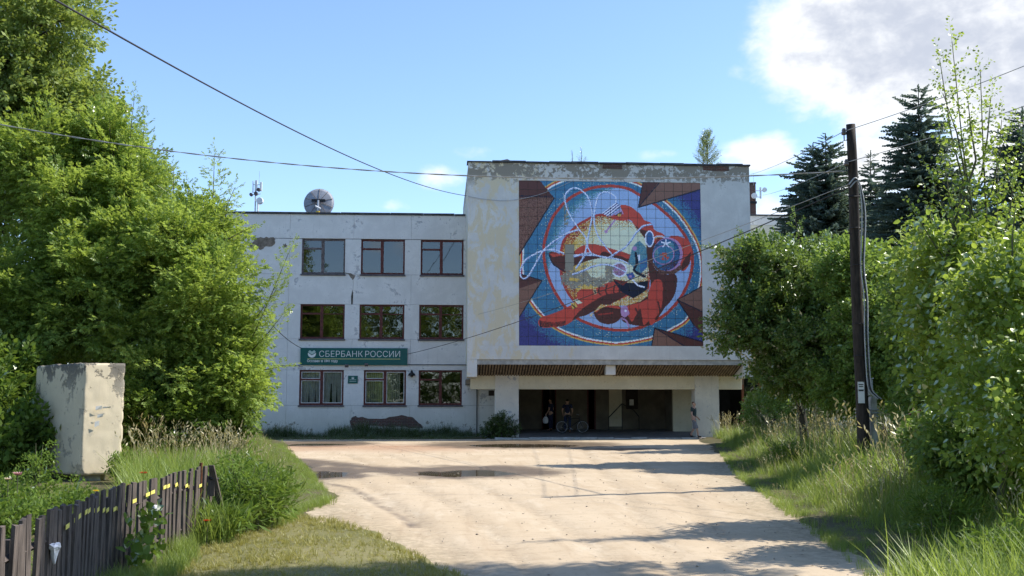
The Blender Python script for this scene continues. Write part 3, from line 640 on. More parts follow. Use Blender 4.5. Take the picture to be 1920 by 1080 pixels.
w = MB(); w.box(rwx[0], rwx[0] + .12, YW + .06, YW + .2, .1, rz1 - .004); w.box(rwx[1] - .14, rwx[1] - .004, YW + .06, YW + .2, .1, rz1 - .004); w.box(rwx[0] + .12, rwx[1] - .14, YW + .06, YW + .2, rz1 - .13, rz1 - .004)
M['brownframe'] = plain('brown_door_paint', (.21, .075, .03), .6, .3, 8)
wo = w.build('shop_window', M['brownframe'], B)
MB().add([(rwx[0] + .12, YW + .15, .1), (rwx[1] - .14, YW + .15, .1), (rwx[1] - .14, YW + .15, rz1 - .13), (rwx[0] + .12, YW + .15, rz1 - .13)], [(0, 1, 2, 3)]).build('pane', M['glass'], wo)
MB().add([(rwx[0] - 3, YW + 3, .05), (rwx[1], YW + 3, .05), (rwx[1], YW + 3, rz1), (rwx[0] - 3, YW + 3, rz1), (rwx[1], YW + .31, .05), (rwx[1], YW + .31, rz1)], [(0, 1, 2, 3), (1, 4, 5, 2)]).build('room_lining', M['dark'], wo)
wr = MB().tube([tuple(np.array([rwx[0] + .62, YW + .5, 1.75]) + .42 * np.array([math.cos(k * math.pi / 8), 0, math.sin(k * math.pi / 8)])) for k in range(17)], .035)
MB().box(cl[1][1] - .2, rwx[0], 57.3, 57.4, .1, ztop).build('dark_opening_panel', M['dark'], B)  # near-black panel standing in for the shade inside the opening

# ---------------------------------------------------------------- mosaic: 20 x 18 cast panels of small tesserae
NXT, NYT, SUBD = 20, 18, 16
IW, IH = NXT * SUBD, NYT * SUBD
uu, vv = np.meshgrid((np.arange(IW) + .5) / IW, (np.arange(IH) + .5) / IH)
TX = 100 + uu * 1062 + vv * 4; TY = 58 + uu * 8 + vv * 954 - uu * vv * 6        # sheet coordinates in which the cartoon is drawn
mg = np.random.default_rng(11); RN = mg.random((IH, IW)); R2 = mg.random((IH, IW))
def lin(c): return np.array([((x / 255) / 12.92 if x / 255 <= .04045 else ((x / 255 + .055) / 1.055) ** 2.4) for x in c])
CK = dict(teal=(40, 104, 146), teal2=(48, 122, 150), lblue=(138, 168, 210), green=(98, 152, 150), red=(192, 56, 32), dred=(160, 42, 28), maroon=(84, 42, 34), brown=(122, 84, 68), dbrown=(84, 46, 40), navy=(54, 54, 122), navy2=(38, 44, 100),
          yellow=(206, 168, 58), cream=(206, 212, 182), grey=(134, 128, 112), white=(218, 222, 240), black=(22, 26, 46), pink=(172, 124, 172), blue=(52, 84, 150), maskg=(100, 146, 150), orange=(190, 90, 40), ltan=(196, 170, 120))
CL = {k: (lin(v) * .85 + lin(v).mean() * .15) * 1.5 for k, v in CK.items()}
IM = np.tile(CL['teal'], (IH, IW, 1)).astype(float); IM[RN < .3] = CL['teal2']
def put(mask, *cols):
    for i, c in enumerate(cols): IM[mask & ((R2 * len(cols)).astype(int) == i)] = CL[c]
def poly(pts, *cols): put(inpoly(TX, TY, pts), *cols)
def dseg(P):
    d = np.full(TX.shape, 1e9)
    for i in range(len(P) - 1):
        a, b = P[i], P[i + 1]; ab = b - a; t_ = np.clip(((TX - a[0]) * ab[0] + (TY - a[1]) * ab[1]) / (ab @ ab + 1e-9), 0, 1)
        d = np.minimum(d, np.hypot(TX - a[0] - t_ * ab[0], TY - a[1] - t_ * ab[1]))
    return d
def stroke(pts, w, *cols, closed=False, n=8):
    P = spline(pts, n, closed)
    if closed: P = np.vstack([P, P[:1]])
    put(dseg(P) < w / 2, *cols)
OUT = [(118, 470), (122, 620), (170, 760), (300, 900), (450, 968), (600, 997), (700, 1000), (870, 968), (980, 922), (1080, 855), (1145, 700), (1166, 570), (1142, 430), (1052, 275), (950, 170), (815, 82), (690, 42), (550, 26), (400, 40), (262, 102), (180, 220), (132, 350)]
OP = spline(OUT, 8, True); OPc = np.vstack([OP, OP[:1]]); ino = inpoly(TX, TY, [tuple(p) for p in OP]); do = dseg(OPc)
nav = ~ino & (do + (RN - .5) * 70 > 55); put(nav, 'navy', 'navy', 'navy2', 'navy')
put((do < 12) & ~ino, 'yellow'); put((do < 5), 'red'); put((do >= 4) & (do < 13) & ino, 'white', 'cream')
RNG = [(245, 480), (258, 380), (305, 260), (400, 158), (520, 102), (640, 88), (740, 105), (800, 138), (900, 200), (1000, 290), (1072, 385), (1108, 490), (1098, 600), (1050, 715), (960, 822), (850, 888), (740, 920), (620, 918), (500, 885), (410, 835), (330, 740), (268, 610)]
RP = spline(RNG, 8, True); inr = inpoly(TX, TY, [tuple(p) for p in RP]); dr = dseg(np.vstack([RP, RP[:1]]))
put(~inr & (dr < 45) & (RN < .06) & ino, 'green', 'cream')
put(inr, 'lblue')
lf = np.clip((700 - TX) / 420, 0, 1) * np.clip((620 - TY) / 380, 0, 1)
put(inr & (dr < 150 * lf * (.45 + RN * .8)), 'green', 'teal2'); put(inr & (dr < 85 * lf * (.45 + RN * .8)), 'teal', 'teal2')
put(dr < 8.5, 'red', 'dred')
EP = spline([(335, 560), (345, 430), (400, 345), (470, 292), (560, 252), (640, 262), (740, 290), (800, 340), (850, 420), (860, 540), (850, 700), (800, 745), (640, 770), (500, 820), (400, 745), (350, 650)], 6, True)
ine = inpoly(TX, TY, [tuple(p) for p in EP]); de = dseg(np.vstack([EP, EP[:1]]))
s = np.hypot((TX - 690) / 1.15, TY - 470) + (RN - .5) * 90
put(ine, 'cream', 'cream'); put(ine & (s > 165), 'yellow', 'yellow', 'cream'); put(ine & (s > 215) & (RN < .9), 'yellow'); put(ine & (de < 58) & (s > 190) & (R2 < .55), 'dred'); put(ine & (de < 14) & (s > 190), 'red', 'dred')
poly([(640, 770), (740, 700), (850, 690), (840, 740), (720, 770), (540, 840)], 'yellow', 'cream', 'yellow', 'dred')
# brown wedges
poly([(90, 50), (215, 50), (305, 160), (90, 160)], 'dbrown'); poly([(90, 156), (305, 160), (105, 490), (90, 505)], 'brown', 'brown', 'dbrown'); stroke([(305, 160), (100, 496)], 7, 'black', n=2); put((np.abs(TY - 152) < 7) & (TX < 300) & (RN < .6), 'black')
poly([(795, 213), (925, 50), (1180, 50), (1180, 98)], 'brown'); poly([(795, 213), (825, 50), (925, 50)], 'dbrown'); stroke([(795, 213), (1170, 103)], 7, 'black', n=2); stroke([(795, 213), (925, 60)], 6, 'black', n=2); stroke([(795, 213), (825, 60)], 6, 'black', n=2)
poly([(90, 595), (235, 640), (90, 700)], 'dbrown'); poly([(90, 692), (235, 640), (100, 856), (90, 870)], 'brown'); stroke([(235, 640), (100, 858)], 6, 'black', n=2); stroke([(90, 595), (235, 640)], 5, 'black', n=2)
poly([(1018, 748), (1180, 662), (1180, 828)], 'brown'); poly([(1018, 748), (1180, 822), (1180, 960), (1110, 890)], 'dbrown'); stroke([(1018, 748), (1180, 662)], 6, 'black', n=2); stroke([(1018, 748), (1180, 824)], 6, 'black', n=2); stroke([(1018, 748), (1115, 895)], 6, 'black', n=2)
poly([(885, 910), (862, 1030), (1070, 1030)], 'brown'); poly([(885, 910), (1180, 992), (1180, 1030), (1070, 1030)], 'dbrown'); stroke([(885, 910), (862, 1030)], 6, 'black', n=2); stroke([(885, 910), (1070, 1022)], 6, 'black', n=2); stroke([(885, 910), (1180, 994)], 6, 'black', n=2)
# far leg
poly(spline([(275, 482), (312, 476), (360, 498), (425, 470), (470, 436), (540, 428), (640, 455), (745, 490), (742, 535), (640, 505), (540, 515), (430, 550), (365, 588), (300, 545)], 5, True), 'maroon')
poly(spline([(425, 468), (470, 436), (540, 428), (640, 455), (748, 490), (730, 512), (690, 495), (640, 488), (590, 470), (560, 500), (520, 478), (470, 500), (430, 492)], 4, True), 'red')
poly([(275, 484), (312, 477), (350, 492), (300, 505)], 'red'); stroke([(275, 490), (300, 545), (362, 586)], 6, 'black')
# torso, hip and near arm
poly(spline([(842, 425), (888, 440), (878, 540), (930, 600), (1012, 605), (1002, 720), (940, 800), (882, 880), (820, 900), (735, 888), (690, 860), (700, 800), (800, 745), (860, 680), (850, 560)], 5, True), 'maroon')
poly(spline([(852, 700), (880, 640), (926, 638), (934, 700), (925, 790), (892, 868), (858, 892), (845, 800)], 5, True), 'red')
poly(spline([(722, 792), (800, 765), (850, 745), (872, 770), (860, 850), (822, 895), (812, 850), (800, 800), (770, 850), (748, 872)], 4, True), 'red'); stroke([(905, 760), (915, 820), (890, 860)], 10, 'maroon'); stroke([(775, 800), (800, 850), (790, 880)], 10, 'maroon')
# near leg, boot and glove
poly(spline([(432, 742), (452, 692), (540, 686), (640, 642), (732, 680), (770, 702), (700, 742), (600, 770), (500, 815), (440, 850), (372, 895), (310, 906), (225, 905), (220, 858), (290, 832), (365, 800), (415, 770)], 5, True), 'red')
poly(spline([(600, 722), (690, 705), (745, 704), (660, 758), (560, 800), (490, 838), (440, 852), (410, 866), (450, 815), (520, 765)], 4, True), 'maroon')
for xx in (570, 610, 655, 690): stroke([(xx, 665), (xx - 8, 700), (xx + 2, 720)], 9, 'maroon')
poly([(222, 870), (300, 880), (372, 870), (362, 900), (230, 908)], 'maroon', 'dred', 'maroon'); stroke([(222, 870), (228, 905)], 7, 'black')
poly(spline([(532, 825), (570, 772), (680, 786), (702, 840), (642, 886), (572, 880)], 5, True), 'maroon'); stroke([(545, 815), (590, 785), (680, 795)], 14, 'red'); stroke([(560, 835), (640, 825)], 8, 'dred')
poly([(686, 792), (722, 780), (742, 830), (712, 852), (690, 840)], 'pink'); put(np.hypot(TX - 716, TY - 812) < 7, 'white'); stroke([(690, 855), (720, 868), (735, 905)], 9, 'pink')
poly([(640, 628), (740, 652), (850, 640), (842, 690), (765, 742), (690, 702)], 'black'); poly([(640, 628), (730, 645), (700, 668)], 'dred', 'maroon')
poly([(400, 770), (425, 765), (437, 790), (412, 805)], 'yellow'); stroke([(410, 780), (425, 795)], 8, 'black', n=2); poly([(415, 752), (440, 745), (470, 768), (440, 775)], 'cream'); poly([(528, 690), (545, 686), (552, 715), (536, 720)], 'ltan'); poly([(534, 696), (543, 694), (547, 710), (538, 713)], 'black')
poly([(505, 838), (560, 805), (640, 772), (720, 748), (800, 730), (850, 694), (846, 728), (800, 760), (720, 782), (640, 782), (575, 776), (535, 815), (520, 850)], 'yellow', 'yellow', 'cream', 'orange')
# raised arm
poly(spline([(690, 200), (742, 205), (800, 246), (832, 286), (872, 305), (892, 345), (935, 364), (948, 386), (900, 424), (868, 400), (832, 345), (792, 342), (768, 310), (745, 285), (700, 290), (640, 278), (650, 258), (684, 262), (702, 240)], 4, True), 'red')
poly([(770, 312), (800, 335), (850, 350), (868, 400), (900, 424), (885, 450), (850, 440), (830, 390)], 'maroon'); poly([(690, 240), (705, 235), (690, 265), (655, 262)], 'maroon'); put(np.hypot(TX - 684, TY - 258) < 9, 'yellow')
stroke([(868, 400), (905, 380), (945, 384)], 7, 'white'); stroke([(868, 410), (905, 388), (940, 392)], 4, 'yellow')
# helmet and pack
poly(spline([(972, 392), (1020, 378), (1080, 402), (1106, 460), (1092, 540), (1045, 582), (1030, 480)], 5, True), 'red'); poly([(1104, 470), (1092, 540), (1045, 582), (1040, 560), (1070, 500)], 'maroon')
poly([(855, 520), (920, 600), (1000, 600), (1050, 570), (1040, 545), (960, 580), (890, 540)], 'maroon', 'brown'); poly([(905, 385), (985, 400), (985, 440), (890, 450)], 'dred', 'maroon')
e_ = lambda cx, cy, rx, ry, a=0: ((((TX - cx) * math.cos(a) + (TY - cy) * math.sin(a)) / rx) ** 2 + ((-(TX - cx) * math.sin(a) + (TY - cy) * math.cos(a)) / ry) ** 2)
put(e_(965, 485, 88, 98, .2) < 1, 'pink'); put(e_(956, 488, 80, 93, .2) < 1, 'teal', 'navy2', 'teal'); put((e_(958, 488, 78, 90, .2) < 1) & (TY > 520) & (TX > 930), 'navy2', 'teal', 'maroon'); put((e_(975, 440, 30, 26) < 1), 'teal2', 'maskg')
put(e_(942, 488, 60, 52, -.3) < 1.14, 'pink'); put(e_(942, 488, 58, 51, -.3) < 1, 'teal2', 'teal'); put((e_(945, 498, 30, 24) < .9) & (fbm(TX / 9, TY / 9, 2) > .42), 'red', 'red', 'orange'); put(e_(900, 475, 10, 18) < 1, 'maskg')
for k in range(5):
    a = k * 2 * math.pi / 5 - .3; stroke([(955, 422), (955 + 26 * math.cos(a), 422 + 22 * math.sin(a))], 8, 'white', n=2)
put((e_(860, 395, 27, 48) < 1), 'white'); put((e_(860, 395, 20, 40) < 1), 'blue', 'teal')
# breathing set
poly([(758, 445), (800, 405), (842, 450), (846, 540), (800, 605), (735, 530)], 'maskg', 'teal2'); poly([(800, 530), (846, 505), (846, 560), (805, 600)], 'blue', 'teal2'); stroke([(778, 480), (785, 540), (768, 580), (830, 615)], 15, 'black', n=3); put(e_(772, 452, 14, 14) < 1, 'pink'); poly([(790, 490), (803, 485), (803, 520), (792, 525)], 'white')
poly([(720, 600), (760, 590), (775, 615), (740, 635)], 'blue'); put(np.hypot(TX - 745, TY - 614) < 8, 'pink'); stroke([(755, 630), (790, 665), (826, 675)], 9, 'white')
put(e_(682, 575, 46, 44) < 1, 'white'); put(e_(682, 575, 37, 35) < 1, 'pink', 'pink', 'brown')
# tool box and probe
poly([(582, 248), (664, 184), (694, 208), (622, 268)], 'white')
for k in range(3): stroke([(592 + 12 * k, 250 + 8 * k), (672 + 9 * k, 190 + 9 * k)], 6, 'navy', n=2)
stroke([(660, 285), (625, 330), (605, 358)], 9, 'pink'); put(np.hypot(TX - 606, TY - 355) < 10, 'pink'); stroke([(640, 262), (690, 232), (706, 250)], 7, 'pink')
# fallen panels
def chip(pts, amt=1.0):
    P = [tuple(p) for p in pts]; mk = inpoly(TX + (fbm(TX / 14, TY / 14, 3) - .5) * 46, TY + (fbm(TX / 14 + 50, TY / 14, 3) - .5) * 46, P); put(mk & (RN < amt), 'grey')
poly([(366, 430), (419, 430), (419, 582), (366, 582)], 'grey'); chip([(350, 590), (640, 600), (645, 640), (560, 680), (470, 665), (400, 690), (350, 650)], .93); chip([(470, 545), (560, 560), (590, 620), (460, 610)], .5); chip([(600, 545), (650, 545), (650, 630), (600, 630)], .95); chip([(505, 580), (600, 575), (600, 600), (510, 605)], .0)
put(inpoly(TX, TY, [(480, 560), (600, 545), (600, 625), (520, 620)]) & (RN < .8), 'cream'); put(inpoly(TX, TY, [(395, 620), (450, 630), (440, 645), (390, 640)]) & (RN < .8), 'yellow')
put((np.abs(TX - 376) < 12) & (TY > 200) & (TY < 320) & (fbm(TX / 9, TY / 9, 2) > .52), 'grey')
# umbilical hoses
for h in ([(430, 565), (478, 492), (490, 400), (440, 330), (382, 230), (366, 150), (400, 106), (450, 106), (502, 155), (525, 250), (510, 340), (496, 430), (522, 486)],
          [(665, 185), (662, 150), (612, 121), (568, 138), (545, 205), (536, 300), (562, 385), (642, 492)], [(640, 490), (720, 440), (780, 360), (820, 322), (872, 310)],
          [(420, 492), (520, 490), (600, 502), (680, 516), (737, 540)], [(420, 500), (500, 480), (600, 506), (642, 492)],
          [(440, 345), (380, 365), (292, 420), (232, 480), (182, 570), (142, 626), (112, 616), (112, 570), (150, 512), (230, 470), (300, 462), (360, 482)], [(410, 602), (470, 582), (540, 552), (620, 546), (712, 585)]):
    stroke([(x + 3, y + 3) for x, y in h], 7, 'blue', 'lblue'); stroke(h, 7, 'white', 'white', 'lblue')
IM *= (1 + (mg.random((IH, IW, 1)) - .5) * .22)
MOS = MB().box(MX0 + .001, MX1 - .001, YT + .06, YT + .24, MZ0 + .001, MZ1 - .001).build('mosaic', M['grout'], B)
MOS['label'] = 'square mosaic of a floating red-suited figure with white hoses'
tw, th = (MX1 - MX0) / NXT, (MZ1 - MZ0) / NYT; org = ORG[B.name]
gi = np.arange((SUBD + 1) ** 2).reshape(SUBD + 1, SUBD + 1)
gq = np.stack([gi[:-1, :-1], gi[1:, :-1], gi[1:, 1:], gi[:-1, 1:]], -1).reshape(-1, 4)
b0, b1, b2, b3 = gi[0, 0], gi[0, -1], gi[-1, -1], gi[-1, 0]; nb = (SUBD + 1) ** 2
rest_v, rest_q, rest_c = [], [], []; made = 0
for j in range(NYT):
    for i in range(NXT):
        gap = .008; x0 = MX0 + i * tw + gap; x1 = MX0 + (i + 1) * tw - gap; z1 = MZ1 - j * th - gap; z0 = MZ1 - (j + 1) * th + gap
        tl, tz = mg.normal(0, .0022, 2); y0 = YT + .018 + mg.normal(0, .002)
        fx, fz = np.meshgrid(np.linspace(0, 1, SUBD + 1), np.linspace(0, 1, SUBD + 1))
        v = np.stack([x0 + fx * (x1 - x0), y0 + tl * (fx - .5) * 2 + tz * (fz - .5) * 2, z1 - fz * (z1 - z0)], -1).reshape(-1, 3)
        bk = np.array([[x0, YT + .075, z1], [x1, YT + .075, z1], [x1, YT + .075, z0], [x0, YT + .075, z0]])
        v = np.vstack([v, bk]) - org
        qd = np.vstack([gq, [[b0, b1, nb + 1, nb], [b1, b2, nb + 2, nb + 1], [b2, b3, nb + 3, nb + 2], [b3, b0, nb, nb + 3]]])
        cc = IM[j * SUBD:(j + 1) * SUBD, i * SUBD:(i + 1) * SUBD].reshape(-1, 3)
        cc = np.vstack([cc, np.tile([.2, .19, .17], (4, 1))]); cc = np.hstack([cc, np.ones((len(cc), 1))])
        hidden = (i >= 17 and j >= 9) or (j == 17 and i >= 11) or (i >= 19 and j > 1) or (j == 0 and i in (8, 9, 10, 11, 12))
        if hidden: rest_v.append(v); rest_q.append(qd + len(v) * (len(rest_v) - 1)); rest_c.append(cc); continue
        me = npmesh('tile', v, qd); a = me.attributes.new('tess', 'FLOAT_COLOR', 'FACE'); a.data.foreach_set('color', cc.astype(np.float32).ravel()); link('tile', me, M['mosaic'], MOS); made += 1
me = npmesh('tile_field', np.vstack(rest_v), np.vstack(rest_q)); a = me.attributes.new('tess', 'FLOAT_COLOR', 'FACE'); a.data.foreach_set('color', np.vstack(rest_c).astype(np.float32).ravel())
tag(link('tile_field', me, M['mosaic'], MOS), kind='stuff')
print('mosaic tiles', made)
# ---------------------------------------------------------------- signs, lamps and roof gear
def textmesh(txt, height, width=None, offset=0.0):
    cu = bpy.data.curves.new('lettering', 'FONT'); cu.body = txt; cu.size = 1; cu.extrude = .01; cu.offset = offset
    ob = bpy.data.objects.new('lettering', cu); COL.objects.link(ob); bpy.context.view_layer.update()
    me = bpy.data.meshes.new_from_object(ob.evaluated_get(bpy.context.evaluated_depsgraph_get())); bpy.data.objects.remove(ob)
    v = np.array([tuple(p.co) for p in me.vertices]); lo, hi = v.min(0), v.max(0)
    k = height / (hi[1] - lo[1]); kx = width / (hi[0] - lo[0]) if width else k
    w = np.stack([(v[:, 0] - lo[0]) * kx, -v[:, 2] * .6, (v[:, 1] - lo[1]) * k], 1)
    me.vertices.foreach_set('co', w.astype(np.float32).ravel()); me.update(); return me
def emblem(parent, cx, cz, r, y, mat='letter'):
    """disc opened at the top with a chevron gap"""
    lower = [(cx + r * math.cos(a), cz + r * math.sin(a)) for a in np.linspace(math.radians(168), math.radians(372), 26)]
    lower += [(cx + r * .5, cz - r * .12), (cx, cz - r * .42), (cx - r * .5, cz - r * .12)]
    up = [(cx - r * .93, cz + r * .36), (cx - r * .5, cz + r * .06), (cx, cz - r * .22), (cx + r * .5, cz + r * .06), (cx + r * .93, cz + r * .36)]
    up += [(cx + r * math.cos(a), cz + r * math.sin(a)) for a in np.linspace(math.radians(24), math.radians(58), 6)] + [(cx + r * .2, cz + r * .62), (cx, cz + r * .5), (cx - r * .2, cz + r * .62)]
    up += [(cx + r * math.cos(a), cz + r * math.sin(a)) for a in np.linspace(math.radians(122), math.radians(156), 6)]
    MB().prism(lower, y - .012, y).build('emblem', M[mat], parent)
    MB().prism(up, y - .012, y).build('emblem', M['emblemgrey'], parent)
M['emblemgrey'] = plain('sign_pale_green', (.42, .55, .50), .5, .05, 3.0)
SY = YW - .12
sx0, sx1 = float(onY(563, 668, SY)[0]), float(onY(764, 668, SY)[0]); sz0, sz1 = float(onY(660, 684.5, SY)[2]), float(onY(660, 652.5, SY)[2])
SG = thing('bank_sign', ((sx0 + sx1) / 2, SY, sz0), 'long green bank sign with white Cyrillic lettering above the ground-floor windows', 'sign')
MB().box(sx0, sx1, SY, SY + .1, sz0, sz1).build('sign_panel', M['bank'], SG, bevel=.012)
hS = sz1 - sz0; wS = sx1 - sx0
emblem(SG, sx0 + wS * .108, sz0 + hS * .665, hS * .235, SY)
def letters(txt, x, z, h, w, par, off=0.0, mat='letter'):
    o = link('lettering', textmesh(txt, h, w, off), M[mat], par); o.location = np.array([x, SY - .003, z]) - ORG[par.name]; return o
letters('СБЕРБАНК', sx0 + wS * .176, sz0 + hS * .475, hS * .36, wS * .405, SG, -.012)
letters('РОССИИ', sx0 + wS * .605, sz0 + hS * .475, hS * .36, wS * .325, SG, -.012)
letters('Основан в 1841 году', sx0 + wS * .065, sz0 + hS * .125, hS * .20, wS * .285, SG, .012)
MB().box(sx0 + wS * .066, sx0 + wS * .932, SY - .012, SY, sz0 + hS * .345, sz0 + hS * .372).build('underline', M['signyellow'], SG)
px0, px1 = float(onY(652.5, 710, YW)[0]), float(onY(671, 710, YW)[0]); pz0, pz1 = zw(719, 660), zw(704.5, 660)
PL = thing('bank_plaque', ((px0 + px1) / 2, YW, pz0), 'small green plaque with emblem between the curtained and blind-covered windows', 'sign')
MB().box(px0, px1, YW - .04, YW - .008, pz0, pz1).build('plaque_panel', M['bank'], PL, bevel=.008)
emblem(PL, (px0 + px1) / 2, pz0 + (pz1 - pz0) * .72, .065, YW - .041)
for k in range(2): MB().box(px0 + .08, px1 - .08, YW - .046, YW - .041, pz0 + .09 + .08 * k, pz0 + .115 + .08 * k).build('text_line', M['emblemgrey'], PL)
# wall lamp with tin shade
c = onY(772, 702, YW - .18)
LP = thing('wall_lamp', (c[0], YW, c[2]), 'small dark tin-shaded lamp on the wall beside the dark ground-floor window', 'lamp')
MB().tube([(c[0], c[1], c[2] + .22), (c[0], c[1], c[2] + .10), (c[0], c[1], c[2] + .02), (c[0], c[1], c[2] - .06)], [.03, .07, .17, .19], 12).build('lamp_shade', M['blackmetal'], LP, smooth=True)
MB().tube([(c[0], c[1], c[2] - .055), (c[0], c[1], c[2] - .12), (c[0], c[1], c[2] - .15)], [.06, .075, .02], 10).build('bulb', M['porcelain'], LP, smooth=True)
MB().tube([(c[0], c[1], c[2] + .2), (c[0], c[1] + .08, c[2] + .24), (c[0], YW - .01, c[2] + .12)], .014).build('bracket', M['blackmetal'], LP)
for px, py, lab in ((650, 686, 'small grey floodlight under the bank sign near the curtained window'), (687, 684, 'small grey floodlight under the middle of the bank sign')):
    c = onY(px, py, YW - .3)
    fl_ = thing('floodlight', (c[0], YW, c[2]), lab, 'floodlight', 'floodlights under the bank sign')
    MB().obox(c, (.09, 0, 0), (0, .05, .035), (0, -.035, .05)).build('lamp_body', M['greyframe'], fl_, bevel=.01)
    MB().tube([c, (c[0], c[1] + .1, c[2] + .06), (c[0] + .06, YW - .01, c[2] + .10)], .012).build('arm', M['blackmetal'], fl_)
wb = MB(); zc = zw(684, 815); wb.tube([(sx1, YW - .03, zc), (xw(874, 684), YW - .03, zc), (xw(877, 690), YW - .03, zc - .12), (xw(877, 700), YW - .03, zw(702))], .022)
wb.tube([(sx0 - 2.5, YW - .03, zw(686)), (sx0, YW - .03, zw(686))], .018)
tag(wb.build('wall_cable', M['wire'], loc=(sx1, YW, zc)), 'dark cable clipped along the wall from the bank sign to the porch', 'cable')

# satellite dish on the wing roof, seen from behind
dc = onY(598, 381, 57.5); R_ = 29.0 * 57.5 / F
D = thing('satellite_dish', (dc[0], 57.5, ZR - .25), 'big grey satellite dish seen from behind on the wing roof', 'satellite dish')
V, Q = [], []; nr, na = 6, 32; tl = math.radians(22)
for i in range(nr + 1):
    r = R_ * i / nr
    for k in range(na):
        a = 2 * math.pi * k / na; x, z, y = r * math.cos(a) * .95, r * math.sin(a) * 1.05, .09 * ((r / R_) ** 2 - 1)
        V.append((dc[0] + x, 57.5 + y * math.cos(tl) + z * math.sin(tl) * .6, dc[2] + z * math.cos(tl) - y * math.sin(tl)))
Q = [(i * na + k, i * na + (k + 1) % na, (i + 1) * na + (k + 1) % na, (i + 1) * na + k) for i in range(nr) for k in range(na)]
do_ = MB().add(V, Q).build('reflector', M['dish'], D, smooth=True); so_ = do_.modifiers.new('thickness', 'SOLIDIFY'); so_.thickness = .03
rimp = [np.array(V[nr * na + k % na]) for k in range(na + 1)]; MB().tube(rimp, .03, 5, False).build('rim', M['metal'], D)
def backp(f, a): 
    x, z, y = R_ * f * math.cos(a) * .95, R_ * f * math.sin(a) * 1.05, .09 * (f * f - 1) - .03
    return np.array([dc[0] + x, 57.5 + y * math.cos(tl) + z * math.sin(tl) * .6 - .02, dc[2] + z * math.cos(tl) - y * math.sin(tl)])
for k in range(10):
    a = 2 * math.pi * k / 10 + .31; MB().tube([backp(.15, a), backp(.6, a), backp(.98, a)], .012, 4).build('rib', M['greyframe'], D)
hub = backp(0, 0); MB().obox(hub + (0, -.14, .05), (.36, 0, 0), (0, .05, 0), (0, 0, .07)).build('mount_bar', M['blackmetal'], D)
MB().tube([hub + (0, -.22, .05), hub + (0, -.25, -.35), hub + (0, -.25, ZR - .25 - hub[2])], .055, 8).build('post', M['metal'], D)
MB().tube([hub + (-.14, -.3, -.28), hub + (.02, -.3, -.36), hub + (.14, -.3, -.42)], .05, 6).build('actuator', M['antenna'], D)
MB().tube([hub + (0, -.25, -.55), hub + (0, -.25, -.85)], .10, 8).build('collar', M['yellow'], D)
# telephone mast on the wing roof
mc = onY(480, 400, 58.5); zt = onY(480, 340, 58.5)[2]; x0 = mc[0]; y0 = 58.5
T = thing('antenna_mast', (x0, y0, ZR - .25), 'slim white phone antenna mast on the wing roof, left of the dish', 'antenna')
MB().tube([(x0 - .05, y0, ZR - .25), (x0 - .05, y0, zt)], .04).build('pole', M['metal'], T); MB().tube([(x0 + .1, y0, ZR - .25), (x0 + .1, y0, zt - 1.0)], .05).build('pole', M['antenna'], T)
for dx, z0_, z1_, wd in ((-.02, zt - .55, zt + .05, .07), (.24, zt - .55, zt - .05, .06), (-.19, zt - .65, zt, .025)): MB().box(x0 + dx - wd, x0 + dx + wd, y0 - .1, y0, z0_, z1_).build('panel_antenna', M['antenna'], T, bevel=.015)
for dx, dz, r, mt in ((.22, -1.12, .19, 'antenna'), (.14, -.5, .10, 'greyframe'), (-.26, -.78, .09, 'greyframe'), (.0, -.72, .11, 'greyframe')):
    MB().tube([(x0 + dx, y0 - .3, zt + dz), (x0 + dx, y0 - .22, zt + dz), (x0 + dx, y0 - .08, zt + dz)], [r * .9, r, r], 14).build('drum', M[mt], T)
sk = MB(); sk.tube([(x0 - .26, y0 - .1, zt - .78), (x0 + .24, y0 - .1, zt - .72)], .02); sk.tube([(x0 - .2, y0 - .05, zt - .2), (x0 + .26, y0 - .05, zt - .2)], .018); sk.tube([(x0 + .14, y0 - .05, zt - .1), (x0 + .14, y0 - .05, zt + .55)], .01); sk.build('brace', M['metal'], T)
# chimney with small dishes on the far wing
cc_ = onY(1410, 375, 57.0); ch = thing('brick_chimney', (cc_[0], 57, ZR2 - .3), 'red brick chimney behind the right edge of the tower block', 'chimney')
zt2 = onY(1410, 346, 57)[2]; MB().box(cc_[0] - .28, cc_[0] + .16, 56.8, 57.3, ZR2 - .3, zt2, .02).build('shaft', M['brick'], ch); MB().box(cc_[0] - .32, cc_[0] + .2, 56.75, 57.35, zt2 - 1.1, zt2 - .98).build('ledge', M['blackmetal'], ch); MB().box(cc_[0] - .31, cc_[0] + .19, 56.77, 57.33, zt2 + .003, zt2 + .08, .02).build('rim', M['brick'], ch)
an = thing('roof_antenna', (cc_[0] + .3, 56.7, zt2 - 1.0), 'white dish antennas on a bracket fixed to the brick chimney', 'antenna')
for dx, dz, r in ((.0, -.72, .16), (.58, -.38, .13)): MB().tube([(cc_[0] + dx, 56.5, zt2 + dz), (cc_[0] + dx, 56.6, zt2 + dz), (cc_[0] + dx, 56.72, zt2 + dz)], [r, r, r * .6], 14).build('drum', M['antenna'], an)
MB().box(cc_[0] + .34, cc_[0] + .42, 56.6, 56.7, zt2 - .85, zt2 - .22).build('panel_antenna', M['antenna'], an, bevel=.01)
sk = MB(); sk.tube([(cc_[0] + .1, 56.72, zt2 - .4), (cc_[0] + .62, 56.72, zt2 - .4)], .022); sk.tube([(cc_[0] + .1, 56.72, zt2 - .75), (cc_[0] + .4, 56.72, zt2 - .75)], .022); sk.tube([(cc_[0] + .02, 56.7, zt2 - .1), (cc_[0] + .02, 56.7, zt2 + .55)], .008); sk.build('bracket', M['metal'], an)

